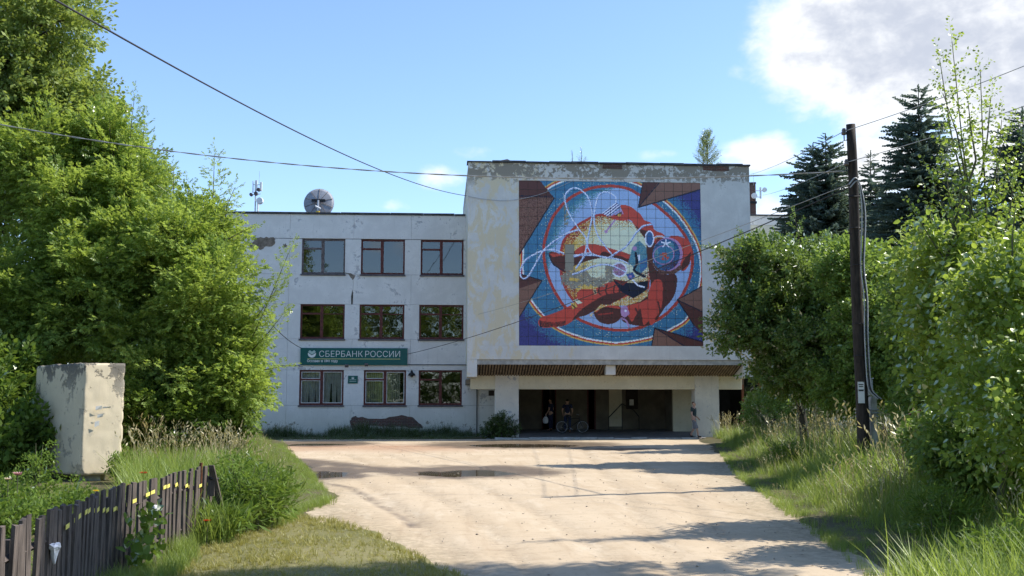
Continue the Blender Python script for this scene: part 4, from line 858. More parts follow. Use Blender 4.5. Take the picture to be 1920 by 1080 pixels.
# ---------------------------------------------------------------- utility pole with concrete stub
PD = 21.6
pb_ = onG(1622, 914); pb_[2] = .05; pt = atD(1594.5, 233, PD)
d0 = (pb_ - EYE) @ FWD; pt = atD(1594.5, 233, d0)
UP = thing('utility_pole', tuple(pb_), 'dark timber utility pole strapped to a concrete stub, with cables down its side', 'utility pole')
def pl(t): return pb_ + (pt - pb_) * t
kp = [pl(t_) + np.array([.012 * math.sin(9 * t_), 0, 0]) for t_ in np.linspace(0, 1, 14)]
MB().tube(kp, list(np.linspace(.135, .092, 14)), 14).build('timber_pole', M['pole'], UP, smooth=True)
cx = pb_ + RT * .21; hs = (onG(1635, 914) * 0 + atD(1636, 748, d0))[2]
st = MB(); w_ = .065
st.add([cx + RT * sx * w_ * (1 if k < 2 else .8) + FW0 * sy * .10 + np.array([0, 0, [-.2, hs - .12, hs][k]]) + RT * (.0 if k < 2 else .01) for k in range(3) for sx, sy in ((-1, -1), (1, -1), (1, 1), (-1, 1))],
       [(4 * k + i, 4 * k + (i + 1) % 4, 4 * k + 4 + (i + 1) % 4, 4 * k + 4 + i) for k in range(2) for i in range(4)] + [(8, 9, 10, 11)])
st.build('concrete_stub', M['concrete'], UP, bevel=.012)
for py in (768, 774, 781):
    z = atD(1625, py, d0)[2]; cpt = pb_ + RT * .09; cpt[2] = z
    MB().tube([cpt + RT * .235 * math.cos(a) + FW0 * .16 * math.sin(a) + np.array([0, 0, .012 * math.sin(a * 2)]) for a in np.linspace(0, 2 * math.pi, 17)], .013, 5, False).build('wire_strap', M['alu'], UP)
zc0, zc1 = atD(1632, 742, d0)[2], atD(1632, 711, d0)[2]; bc = pl(.27) + RT * .16 - FW0 * .02
bo = MB().obox((bc[0], bc[1], (zc0 + zc1) / 2), RT * .055, FW0 * .08, np.array([0, 0, (zc1 - zc0) / 2])).build('meter_box', M['metal'], UP, bevel=.012)
MB().obox((bc[0], bc[1], zc1 + .015) - FW0 * .01, RT * .065, FW0 * .1, np.array([0, 0, .01])).build('lid', M['metal'], bo)
nz0, nz1 = atD(1611, 756, d0)[2], atD(1611, 716, d0)[2]; nc = pl((nz0 + nz1) / 2 / pt[2]) - FW0 * .137 - RT * .045
nn = MB().obox((nc[0], nc[1], (nz0 + nz1) / 2), RT * .066, FW0 * .003, np.array([0, 0, (nz1 - nz0) / 2])).build('paper_notice', M['paper'], UP)
for k, (zz, ww) in enumerate(((.16, .05), (.12, .055), (.05, .057), (.035, .055))): MB().obox((nc[0], nc[1], (nz0 + nz1) / 2 + zz) - FW0 * .005, RT * ww * (.8 if k % 2 else 1), FW0 * .001, np.array([0, 0, .009])).build('text_line', M['blackmetal'], nn)
for k, (offs, mt) in enumerate(((0, 'cable'), (.045, 'wire'), (.07, 'cable'))):
    path = []
    for px, py in ((1588, 348), (1600, 336), (1608, 352), (1612, 400), (1611, 460), (1610, 505), (1616, 560), (1617, 625), (1620, 690), (1624, 728), (1634, 742), (1642, 748)):
        path.append((px + offs * 90 * (1 if py > 352 else .3), py + (k * 3 if py < 350 else 0)))
    P3 = [atD(x_, y_, d0) - FW0 * .135 for x_, y_ in path]; MB().tube(spline(P3, 5), .014, 5).build('service_cable', M[mt], UP)
for py in (430, 500, 610, 670):
    t_ = atD(1610, py, d0)[2] / pt[2]; c = pl(t_); MB().tube([c + RT * .118 * math.cos(a) + FW0 * .15 * math.sin(a) for a in np.linspace(0, 2 * math.pi, 15)], .008, 4, False).build('cable_tie', M['blackmetal'], UP)
t_ = atD(1600, 371, d0)[2] / pt[2]; c = pl(t_) - FW0 * .1; MB().tube([c - RT * .14, c + RT * .40], .016, 5).build('cross_rod', M['blackmetal'], UP)
INS = []
for px, py in ((1581, 251), (1586, 309)):
    t_ = atD(1590, py + 10, d0)[2] / pt[2]; c = pl(t_) - FW0 * .05; e = atD(px, py, d0) - FW0 * .05
    hk = MB().tube([c - RT * .05, c - RT * .10 + (0, 0, -.03), np.array([e[0], e[1], c[2] - .05]), e + (0, 0, -.02)], .012, 6).build('hook', M['blackmetal'], UP)
    MB().tube([e + (0, 0, -.03), e + (0, 0, .02), e + (0, 0, .035), e + (0, 0, .05), e + (0, 0, .1)], [.05, .055, .035, .05, .03], 12).build('insulator', M['porcelain'], hk, smooth=True)
    INS.append(e + (0, 0, .04))

# overhead wires: real catenaries between their fixings
def wire(A, Bp, sag, r, mat, label, name='overhead_wire', twist=False, n=40):
    A, Bp = np.asarray(A, float), np.asarray(Bp, float); T_ = np.linspace(0, 1, n)
    P = A + (Bp - A) * T_[:, None]; P[:, 2] -= 4 * sag * T_ * (1 - T_)
    mb = MB()
    if twist:
        n2 = 900; T_ = np.linspace(0, 1, n2); P = A + (Bp - A) * T_[:, None]; P[:, 2] -= 4 * sag * T_ * (1 - T_); L = np.linalg.norm(Bp - A)
        dv = (Bp - A) / L; sv = np.cross(dv, (0, 0, 1)); 
        for ph in (0, math.pi):
            a = T_ * L * 2 * math.pi / 1.1 + ph; mb.tube(P + r * (np.cos(a)[:, None] * sv + np.sin(a)[:, None] * np.array([0, 0, 1])), r * 1.0, 5)
    else: mb.tube(P, r, 5)
    o = mb.build(name, M[mat], loc=tuple(A), smooth=True)
    return tag(o, label, 'wire', 'overhead wires')
twr = lambda px, py, Y=YT: onY(px, py, Y)
wire(atD(-60, -95, 13), twr(874, 367, YT + .1), .55, .016, 'wire', 'thick black wire falling from the top left corner to the tower block edge')
wire(atD(1597, 320, d0), atD(-60, 222, 24), .62, .008, 'alu', 'pale twisted cable strung from the utility pole across the top of the mosaic', twist=True)
wire(atD(1600, 348, d0), onY(764, 664, SY), .35, .013, 'wire', 'black cable from the utility pole down across the mosaic to the bank sign')
wire(onY(566, 653, SY), atD(470, 560, 40), .25, .018, 'wire', 'short black cable from the bank sign into the box elder foliage')
wire(INS[0], twr(1407, 327, YT + .4), .10, .008, 'alu', 'thin bare wire from the top insulator to the tower block corner')
wire(INS[0], atD(2250, -20, 17), .12, .008, 'alu', 'thin bare wire from the top insulator towards the upper right')
wire(INS[1], twr(1430, 366, 57), .10, .008, 'alu', 'thin bare wire from the lower insulator to the chimney antennas')
wire(INS[1], atD(2250, 70, 17), .12, .008, 'alu', 'thin bare wire from the lower insulator towards the right edge')
wire(atD(1600, 342, d0), twr(860, 598, YT + 4), .25, .008, 'alu', 'thin pale wire slanting across the middle of the mosaic')
wp = [twr(x_, y_, YT - .06) for x_, y_ in ((874, 367), (905, 373), (950, 376), (1000, 368), (1040, 354), (1076, 338))]
tag(MB().tube(spline(wp, 6), .012, 5).build('overhead_wire', M['cable'], loc=tuple(wp[0])), 'loose grey wire drooping over the upper left corner of the mosaic', 'wire', 'overhead wires')

# ---------------------------------------------------------------- concrete slab on the left
sb = {}
ct, cbm = atD(150, 680, 22.6), atD(150, 898, 22.0)
c0 = np.array([cbm[0], cbm[1]]); zt_ = float(atD(158, 680, 22.3)[2]); zb_ = .22
rd_ = RT[:2] * .70 + FW0[:2] * .71; rd_ /= np.linalg.norm(rd_)          # end face runs to the right and a little back
ld_ = -RT[:2] * .70 + FW0[:2] * .71; ld_ /= np.linalg.norm(ld_)          # long face recedes to the left
e1 = c0 + rd_ * .88
def slab(c0, e1, ld, L, zb, zt):
    nz, nw, nl = 40, 20, 44; f = []; vs = []; ids = {}
    def vid(p):
        key = tuple(np.round(p, 4))
        if key not in ids: ids[key] = len(vs); vs.append(np.array(p, float))
        return ids[key]
    def pt(a, b, c):   # a across end, b along length, c height
        xy = c0 + (e1 - c0) * a + ld * L * b; z = zb + (zt - zb) * c
        return (xy[0], xy[1], z)
    def grid(fn, n1, n2):
        for i in range(n1):
            for j in range(n2): f.append([vid(fn(i / n1, j / n2)), vid(fn((i + 1) / n1, j / n2)), vid(fn((i + 1) / n1, (j + 1) / n2)), vid(fn(i / n1, (j + 1) / n2))])
    grid(lambda u, v: pt(u, 0, v), nw, nz); grid(lambda u, v: pt(1 - u, 1, v), nw, nz); grid(lambda u, v: pt(0, 1 - u, v), nl, nz); grid(lambda u, v: pt(1, u, v), nl, nz); grid(lambda u, v: pt(u, v, 1), nw, nl); grid(lambda u, v: pt(u, 1 - v, 0), nw, nl)
    V = np.array(vs); cxy = c0 + (e1 - c0) * .5
    rel = V[:, :2] - c0; ua = rel @ ((e1 - c0) / np.linalg.norm(e1 - c0)) / np.linalg.norm(e1 - c0); ub = rel @ ld / L; uc = (V[:, 2] - zb) / (zt - zb)
    chip = fbm(V[:, 0] * 7 + V[:, 1] * 5, V[:, 2] * 7, 4); edge = (np.minimum(ua, 1 - ua) < .02).astype(int) + (np.minimum(ub, 1 - ub) < .02) + (np.minimum(uc, 1 - uc) < .02)
    ctr3 = np.array([*(cxy + ld * L * .5), (zb + zt) / 2]); inn = ctr3 - V; inn /= np.linalg.norm(inn, axis=1, keepdims=True)
    V += inn * ((edge >= 2) * np.clip(chip - .48, 0, 1) * .16 + (edge < 2) * (chip - .5) * .022)[:, None]
    V[:, 2] += (edge >= 1) * (uc > .98) * (fbm(V[:, 0] * 6, V[:, 1] * 6, 3) - .6) * .06
    lowf = np.clip((zb + .2 - V[:, 2]) / .2, 0, 1); V[:, :2] += (cxy - V[:, :2]) * (lowf * .14)[:, None] * (np.linalg.norm(V[:, :2] - cxy, axis=1, keepdims=True) < .8)
    return V, np.array(f)
V, Q = slab(c0, e1, ld_, 2.6, zb_, zt_)
SB = thing('concrete_block', (c0[0], c0[1], 0), 'weathered cream concrete slab standing at the left behind the picket fence', 'concrete slab')
link('slab', npmesh('slab', V - ORG[SB.name], Q), M['slab'], SB)
for a in (.4, 2.0):
    p = c0 + (e1 - c0) * .5 + ld_ * a; MB().box(p[0] - .22, p[0] + .22, p[1] - .2, p[1] + .2, -.1, zb_ + .08, .03).build('foot', M['concrete'], SB)
for k, (px, py, w_, h_) in enumerate(((183, 765, .07, .05), (186, 780, .06, .04), (181, 795, .05, .07), (197, 764, .09, .02))):
    p = c0 + (e1 - c0) * ((px - 158) / 72.0); z = float(atD(px, py, 22.3)[2]); nrm = np.array([rd_[1], -rd_[0]])
    MB().add([(p[0] + nrm[0] * .06 - rd_[0] * w_, p[1] + nrm[1] * .06 - rd_[1] * w_, z - h_), (p[0] + nrm[0] * .06 + rd_[0] * w_, p[1] + nrm[1] * .06 + rd_[1] * w_, z - h_ * .4), (p[0] + nrm[0] * .09 + rd_[0] * w_ * .8, p[1] + nrm[1] * .09 + rd_[1] * w_ * .8, z + h_), (p[0] + nrm[0] * .07 - rd_[0] * w_, p[1] + nrm[1] * .07 - rd_[1] * w_, z + h_ * .7)], [(0, 1, 2, 3)]).build('torn_paper', M['paper'], SB)

# ---------------------------------------------------------------- picket fence
def fdep(py, h=.92): return (1.7 - h) * F / (py - 757)       # flat-ground distance of a picket top seen at row py
ftop = spline([(-150, 1050), (-60, 1013), (0, 986), (120, 946), (205, 912), (300, 893), (345, 882), (392, 873)], 24)
FP = []
for x_, y_ in ftop:
    p = atD(x_, y_, fdep(y_) * 1.0); FP.append((p[0], p[1]))
FP = np.array(FP); seg = np.r_[0, np.cumsum(np.linalg.norm(np.diff(FP, axis=0), axis=1))]
FN = thing('picket_fence', (FP[-1][0], FP[-1][1], 0), 'low weathered dark picket fence round the flower garden', 'fence')
s_ = 0.05; pick = []; fend = seg[-1]
def along(s): return np.array([np.interp(s, seg, FP[:, 0]), np.interp(s, seg, FP[:, 1])])
while s_ < fend:
    p = along(s_); tdir = along(min(s_ + .1, fend)) - along(max(s_ - .1, 0)); tdir /= np.linalg.norm(tdir); nr = np.array([tdir[1], -tdir[0]])
    if nr[0] < 0: nr = -nr
    h = .92 + random.uniform(-.025, .02); w = random.uniform(.040, .049); ln = random.uniform(-.014, .014); ln2 = random.uniform(-.012, .012)
    V = []
    for k, z in enumerate((.0, h)):
        off = tdir * ln * k * 2 + nr * ln2 * k * 2
        for i, j in ((-1, -1), (1, -1), (1, 1), (-1, 1)):
            q_ = p + off + tdir * w * i + nr * (.013 * j + .03); V.append((q_[0], q_[1], z + (random.uniform(-.012, .006) if k else 0)))
    MB().add(V, [(0, 3, 2, 1), (4, 5, 6, 7), (0, 1, 5, 4), (1, 2, 6, 5), (2, 3, 7, 6), (3, 0, 4, 7)]).build('picket', M['picket'], FN)
    pick.append((s_, p, tdir, nr, h)); s_ += random.choice((.128, .13, .134, .138, .14, .165)) if random.random() > .04 else .21
for z in (.25, .70):
    rl = MB(); ss = np.linspace(0, fend, 30)
    rl.tube([np.array([*(along(a)), z + .01 * math.sin(a * 3)]) for a in ss], .028, 4); rl.build('rail', M['picket'], FN)
for a in np.arange(.3, fend, 1.6):
    p = along(a); tdir = along(min(a + .1, fend)) - along(max(a - .1, 0)); tdir /= np.linalg.norm(tdir); nr = np.array([tdir[1], -tdir[0]]); nr = nr if nr[0] > 0 else -nr
    q_ = p - nr * .07; MB().box(q_[0] - .04, q_[0] + .04, q_[1] - .04, q_[1] + .04, -.1, .80, .006).build('post', M['picket'], FN)
# faded tape woven through the pickets
tq = [q_ for q_ in pick if q_[0] > fend * .34]; s1, p, tdir, nr, h = tq[0]
TP = thing('barrier_tape', (p[0], p[1], .7), 'faded yellow tape woven between the pickets of the garden fence', 'tape')
for k, (s1, p, tdir, nr, h) in enumerate(tq):
    if k % 3 == 1: continue
    z = .76 + .05 * math.sin(s1 * 2.2); out = nr * .052; hw = .05
    a_, b_ = p + out - tdir * hw, p + out + tdir * hw
    MB().obox((*((a_ + b_) / 2), z), (*((b_ - a_) / 2), .004), (*(nr * .002), 0), (0, 0, .018)).build('tape_loop', M['tape'], TP)
def rag(px, py, lab, sc=1.0):
    k = min(pick, key=lambda q_: abs(px - (960 + F * ((np.array([*q_[1], .8]) - EYE) @ RT) / ((np.array([*q_[1], .8]) - EYE) @ FWD))))
    p = k[1] + k[3] * .075; z = float(atD(px, py, (np.array([*p, .8]) - EYE) @ FWD)[2]); mb = MB(); n = 10; V = []
    for i, (zz, r) in enumerate(((.05, .012), (.045, .05), (.02, .058), (-.01, .045), (-.05, .03), (-.11, .014))):
        for j in range(n):
            a = 2 * math.pi * j / n; rr = r * sc * random.uniform(.7, 1.2); V.append((p[0] + rr * math.cos(a) * .8, p[1] + rr * math.sin(a), z + zz * sc + random.uniform(-.008, .008)))
    mb.add(V, [(i * n + j, i * n + (j + 1) % n, (i + 1) * n + (j + 1) % n, (i + 1) * n + j) for i in range(5) for j in range(n)] + [tuple(range(n))[::-1], tuple(5 * n + j for j in range(n))])
    tag(mb.build('plastic_rag', M['rag'], loc=(p[0], p[1], z)), lab, 'plastic rag', 'plastic scraps on the fence')
rag(85, 1030, 'crumpled white plastic scrap hung on the nearest fence pickets', .9); rag(278, 955, 'crumpled white plastic scrap hung halfway along the fence', .9)
ep = FP[-1]; b0_ = atD(428, 1005, 13.4); t0_ = atD(396, 872, 13.2)
LB = thing('gate_post', (b0_[0], b0_[1], 0), 'grey leaning board at the end of the picket fence', 'post'); b0_[2] = .0
ax = (t0_ - b0_) / 2; MB().obox((t0_ + b0_) / 2, RT * .035, FW0 * .02, ax).build('board', M['picket'], LB, bevel=.006)
h0 = b0_ + (t0_ - b0_) * .72; MB().obox(h0 - RT * .06 - FW0 * .03, RT * .05, FW0 * .012, np.array([0, 0, .12])).build('hinge_block', M['picket'], LB)
MB().tube([h0 - RT * .12 + (0, 0, .12), h0 - RT * .05 - FW0 * .05 + (0, 0, .10), h0 + RT * .03 + (0, 0, .09)], .018, 5).build('latch', M['blackmetal'], LB)
r0 = atD(380, 868, 14.0); MB().tube([(r0[0], r0[1], -.05), (r0[0] - .02, r0[1], .93)], .022, 7).build('rusty_stake', M['rust'], loc=(r0[0], r0[1], 0))
tag(bpy.data.objects['rusty_stake'], 'short rusty pipe stake behind the end of the picket fence', 'stake')
rp = onG(1722, 800); rp = atD(1720, 775, 17.0)
rs = MB(); rs.obox(rp, RT * .16 + np.array([0, 0, .06]), FW0 * .03, np.array([0, 0, .04]))
tag(rs.build('rusty_scrap', M['rust'], loc=tuple(rp)), 'rusty metal scrap poking out of the bushes right of the utility pole', 'scrap metal')

# ---------------------------------------------------------------- people and bicycle
def skin(name, joints, bones, mat, parent, root=0, sub=2):
    me = bpy.data.meshes.new(name); nm = list(joints); P = [joints[k][:3] for k in nm]; E = [(nm.index(a), nm.index(b)) for a, b in bones]
    me.from_pydata(P, E, []); o = link(name, me, mat, parent); md = o.modifiers.new('skin', 'SKIN'); md.use_smooth_shade = True
    sv = me.skin_vertices[0].data
    for i, k in enumerate(nm):
        r = joints[k][3]; sv[i].radius = (r, r) if not hasattr(r, '__len__') else r; sv[i].use_root = (i == root)
    s = o.modifiers.new('sub', 'SUBSURF'); s.levels = s.render_levels = sub; return o
def person(loc, rz, label, mats, pose, group=None, shorts=True):
    t = thing('person', loc, label, 'person', group); t.rotation_euler = (0, 0, rz); ORG[t.name] = np.zeros(3)
    J = dict(pelvis=(0, 0, .95, .115), belly=(0, 0, 1.10, .115), chest=(.01, 0, 1.30, .13), neckb=(.0, 0, 1.46, .06), neck=(.02, 0, 1.52, .052), jaw=(.035, 0, 1.57, .068), head=(.03, 0, 1.65, .088), top=(.015, 0, 1.72, .066), nose=(.135, 0, 1.625, .014))
    Bn = [('pelvis', 'belly'), ('belly', 'chest'), ('chest', 'neckb'), ('neckb', 'neck'), ('neck', 'jaw'), ('jaw', 'head'), ('head', 'top'), ('head', 'nose')]
    for s, sy in (('l', 1), ('r', -1)):
        J['ear' + s] = (.02, sy * .098, 1.635, .016); Bn.append(('head', 'ear' + s))
        J['sh' + s] = (0, sy * .185, 1.415, .062); Bn.append(('neckb', 'sh' + s))
        e = pose['elbow' + s]; w = pose['wrist' + s]; J['el' + s] = (*e, .043); J['wr' + s] = (*w, .029); Bn += [('sh' + s, 'el' + s), ('el' + s, 'wr' + s)]
        d = np.array(w) - np.array(e); d = d / np.linalg.norm(d); pm = np.array(w) + d * .07; J['pa' + s] = (*pm, .032); Bn.append(('wr' + s, 'pa' + s))
        fwd_ = np.array([1., 0, 0]); fwd_ = fwd_ - d * (fwd_ @ d); fwd_ /= np.linalg.norm(fwd_)
        for k in range(4):
            L = (.055, .065, .07, .06)[k]; b = pm + d * .02 + fwd_ * (-.027 + .018 * k); J[f'f{k}{s}'] = (*(b + d * .02), .010); J[f'g{k}{s}'] = (*(b + d * L - np.array([0, sy * .022, 0])), .008); Bn += [('pa' + s, f'f{k}{s}'), (f'f{k}{s}', f'g{k}{s}')]
        tb = np.array(w) + d * .03 + fwd_ * .035; J['t' + s] = (*tb, .011); J['tt' + s] = (*(tb + d * .035 + fwd_ * .02), .009); Bn += [('wr' + s, 't' + s), ('t' + s, 'tt' + s)]
        J['hip' + s] = (0, sy * .095, .90, .098); J['kn' + s] = (*pose['knee' + s], .058); J['an' + s] = (*pose['ankle' + s], .038); a = np.array(pose['ankle' + s]); td = np.array(pose.get('toe' + s, (.15, sy * .02, -.055)))
        J['to' + s] = (*(a + td), .034); Bn += [('pelvis', 'hip' + s), ('hip' + s, 'kn' + s), ('kn' + s, 'an' + s), ('an' + s, 'to' + s)]
    skin('body', J, Bn, M[mats[0]], t)
    grow = lambda k, f, dz=0: (*J[k][:3], J[k][3] * f)
    sj = {k: grow(k, f) for k, f in (('pelvis', 1.16), ('belly', 1.2), ('chest', 1.2), ('neckb', 1.12), ('shl', 1.25), ('shr', 1.25))}
    for s in 'lr':
        m_ = np.array(J['sh' + s][:3]) * .38 + np.array(J['el' + s][:3]) * .62; sj['u' + s] = (*m_, .066)
    skin('shirt', sj, [('pelvis', 'belly'), ('belly', 'chest'), ('chest', 'neckb'), ('neckb', 'shl'), ('neckb', 'shr'), ('shl', 'ul'), ('shr', 'ur')], M[mats[1]], t)
    tj = {'waist': (0, 0, 1.02, .132), 'pelvis': grow('pelvis', 1.2)}; tb_ = [('waist', 'pelvis')]
    for s in 'lr':
        tj['hip' + s] = grow('hip' + s, 1.18); tj['kn' + s] = grow('kn' + s, 1.45); tb_ += [('pelvis', 'hip' + s), ('hip' + s, 'kn' + s)]
        k_, a_ = np.array(J['kn' + s][:3]), np.array(J['an' + s][:3]); q_ = k_ + (a_ - k_) * (.18 if shorts else .9); tj['lo' + s] = (*q_, .088 if shorts else .06); tb_.append(('kn' + s, 'lo' + s))
    skin('shorts' if shorts else 'trousers', tj, tb_, M[mats[2]], t, 1)
    skin('hair', {'a': (-.02, 0, 1.62, .085), 'b': (-.005, 0, 1.69, .098), 'c': (.05, 0, 1.725, .062)}, [('a', 'b'), ('b', 'c')], M[mats[3]], t)
    for s in 'lr':
        a = np.array(pose['ankle' + s]); td = np.array(pose.get('toe' + s, (.15, .0, -.055)))
        skin('shoe', {'h': (*(a + np.array([-.03, 0, -.045])), .05), 'm': (*(a + td * .6 + (0, 0, -.012)), .048), 't': (*(a + td * 1.15), .04), 'u': (*(a + (0, 0, .05)), .05)}, [('h', 'm'), ('m', 't'), ('h', 'u')], M[mats[4]], t)
    for sy in (1, -1): MB().obox((.112, sy * .034, 1.652), (.006, 0, 0), (0, .011, 0), (0, 0, .006)).build('eye', M['blackmetal'], t)
    MB().obox((.112, 0, 1.585), (.008, 0, 0), (0, .022, 0), (0, 0, .004)).build('mouth', M['lip'], t)
    return t
M['skin'] = plain('skin', (.50, .30, .22), .55, .1, 9); M['lip'] = plain('lip', (.32, .12, .10), .5, .1, 9)
M['shirt'] = plain('dark_teal_shirt', (.035, .06, .065), .85, .3, 12); M['shorts'] = plain('grey_shorts', (.22, .23, .26), .9, .35, 9); M['hair'] = plain('light_brown_hair', (.16, .10, .055), .7, .3, 30); M['shoe'] = plain('black_shoe', (.015, .015, .017), .6, .2, 9)
M['navy'] = plain('navy_cloth', (.02, .025, .06), .9, .2, 9); M['jean'] = plain('blue_jeans', (.03, .045, .10), .9, .25, 9); M['darkhair'] = plain('dark_hair', (.02, .016, .014), .7, .2, 20)
w_ = onY(1301, 800, 52.25)
person((w_[0], 52.25, .045), math.radians(-38), 'man in dark shirt and grey shorts walking past the right porch column', ('skin', 'shirt', 'shorts', 'hair', 'shoe'),
       dict(elbowl=(-.10, .25, 1.13), wristl=(.10, .27, .95), elbowr=(.02, -.27, 1.13), wristr=(.16, -.30, .93), kneel=(-.02, .10, .49), anklel=(-.24, .11, .11), kneer=(.20, -.10, .50), ankler=(.27, -.11, .09), toel=(.13, .0, -.05), toer=(.15, 0, -.045)))
stand = dict(elbowl=(-.02, .27, 1.15), wristl=(.12, .24, .96), elbowr=(-.02, -.27, 1.15), wristr=(.10, -.22, .98), kneel=(.03, .11, .50), anklel=(0, .13, .09), kneer=(.03, -.11, .50), ankler=(0, -.12, .09))
fz = lambda Y: .03 + (FZ - .03) * (Y - YT - .9) / (YB + .2 - YT - .9)
q_ = onY(1064, 790, 56.2); person((q_[0], 56.2, fz(56.2)), math.radians(80), 'person in a dark T-shirt standing in the shaded porch by the bicycle', ('skin', 'navy', 'jean', 'darkhair', 'shoe'), stand, shorts=False)
q2 = onY(1033, 790, 57.4); person((q2[0], 57.4, fz(57.4)), math.radians(150), 'person in dark clothes with a pale bag at the porch doorway', ('skin', 'navy', 'navy', 'darkhair', 'shoe'), stand, shorts=False)
bg_ = onY(1023, 787, 57.0); hb = MB(); n = 12; V = []
for zz, r in ((.0, .10), (.06, .14), (.2, .15), (.3, .11), (.36, .05)):
    V += [(bg_[0] + r * math.cos(2 * math.pi * j / n) * random.uniform(.9, 1.1), 57.0 + r * .5 * math.sin(2 * math.pi * j / n), fz(57.4) + .42 + zz) for j in range(n)]
hb.add(V, [(i * n + j, i * n + (j + 1) % n, (i + 1) * n + (j + 1) % n, (i + 1) * n + j) for i in range(4) for j in range(n)] + [tuple(range(n))[::-1]])
CB = thing('carrier_bag', (bg_[0], 57.0, fz(57.4) + .42), 'pale carrier bag held at the left porch doorway', 'bag'); hb.build('bag', M['rag'], CB, smooth=True)
MB().tube([(bg_[0] - .04, 57.0, fz(57.4) + .76), (bg_[0] + .02, 57.1, fz(57.4) + .93), (bg_[0] + .05, 57.0, fz(57.4) + .76)], .01, 5).build('handle', M['rag'], CB)
# bicycle
bq = onY(1073, 800, 55.7); bx, by, bz = bq[0], 55.7, fz(55.7)
BI = thing('bicycle', (bx, by, bz), 'black bicycle standing in the shade of the porch', 'bicycle')
RW_ = .33
for dx in (-.54, .54):
    ring = lambda r: [(bx + dx + r * math.cos(a), by, bz + RW_ + r * math.sin(a)) for a in np.linspace(0, 2 * math.pi, 33)]
    wo_ = MB().tube(ring(RW_ - .02), .02, 6, False).build('wheel', M['blackmetal'], BI); MB().tube(ring(RW_ - .05), .012, 5, False).build('rim', M['metal'], wo_)
    sp_ = MB(); 
    for k in range(14): a = math.pi * 2 * k / 14; sp_.tube([(bx + dx, by, bz + RW_), (bx + dx + (RW_ - .05) * math.cos(a), by, bz + RW_ + (RW_ - .05) * math.sin(a))], .003, 3)
    sp_.build('spokes', M['metal'], wo_)
P_ = lambda x_, z_: (bx + x_, by, bz + z_)
fr = MB()
for a, b in (((-.54, .33), (-.14, .30)), ((-.54, .33), (-.19, .72)), ((-.14, .30), (-.22, .84)), ((-.14, .30), (.38, .66)), ((-.19, .74), (.36, .78)), ((.35, .90), (.40, .62)), ((.40, .62), (.54, .33))): fr.tube([P_(*a), P_(*b)], .018, 6)
fr.build('frame', M['blackmetal'], BI)
MB().tube([P_(-.34, .88), P_(-.22, .90), P_(-.06, .885)], [.08, .065, .025], 8).build('saddle', M['blackmetal'], BI)
MB().tube([(bx + .26, by - .27, bz + .98), (bx + .34, by - .12, bz + .96), (bx + .34, by + .12, bz + .96), (bx + .26, by + .27, bz + .98)], .014, 6).build('handlebar', M['metal'], BI)
MB().tube([P_(-.14, .30), (bx - .02, by - .08, bz + .2), (bx - .02, by - .16, bz + .2)], .015, 5).build('pedal', M['metal'], BI)
# ---------------------------------------------------------------- vegetation
tg = np.random.default_rng(21)
def tmpl(fn, n=5, twig=0.0):
    out = []
    for _ in range(n):
        v, f = fn()
        if twig: v = np.vstack([v, [(0, -twig, 0), (0, twig, 0), (.97, twig * .4, 0), (.97, -twig * .4, 0)]]); f = np.vstack([f, [[len(v) - 4, len(v) - 3, len(v) - 2, len(v) - 1]]])
        out.append((v, f))
    return out
def boxelder():
    """shoot with opposite pairs of drooping compound leaves"""
    B_, D_, S_, L_, W_ = [], [], [], [], []
    for k in range(6):
        x = .16 + k * .155
        for sy in (1, -1):
            if tg.random() < .12: continue
            st = np.array([x, 0, .02]); ax_ = np.array([.55, sy * (.75 + tg.normal(0, .2)), .25 - .1 * k + tg.normal(0, .25)]); ax_ /= np.linalg.norm(ax_); ln = .30 * (1.1 - .09 * k)
            end = st + ax_ * ln + np.array([0, 0, -.07])
            for j, (f, o) in enumerate(((.5, 1), (.5, -1), (.8, 1), (.8, -1), (1, 0))):
                b = st + (end - st) * f; sd_ = np.cross(ax_, (0, 0, 1)); d = ax_ * (.7 if o else 1.0) + sd_ * o * .7 + np.array([0, 0, -.38 + tg.normal(0, .3)])
                B_.append(b); D_.append(d); S_.append(np.cross(d, (0, 0, 1)) + tg.normal(0, .35, 3)); L_.append(.145 * tg.uniform(.7, 1.25)); W_.append(.036 * tg.uniform(.8, 1.2))
    return diamonds(B_, D_, S_, L_, W_)
def simpleleaf(n, L, W_, spread=.8, droop=-.3):
    def f():
        B_, D_, S_, LL, WW = [], [], [], [], []
        for k in range(n):
            x = .1 + .9 * (k + tg.random() * .6) / n; a = k * 2.4 + tg.normal(0, .4)
            d = np.array([.6, spread * math.cos(a), spread * math.sin(a) * .8 + droop]); off = d / np.linalg.norm(d) * tg.uniform(.03, .13)
            B_.append(np.array([x, 0, 0]) + off); D_.append(d + tg.normal(0, .25, 3)); S_.append(np.cross(d, (0, 0, 1)) + tg.normal(0, .45, 3)); LL.append(L * tg.uniform(.75, 1.2)); WW.append(W_ * tg.uniform(.8, 1.15))
        return diamonds(B_, D_, S_, LL, WW, .22)
    return f
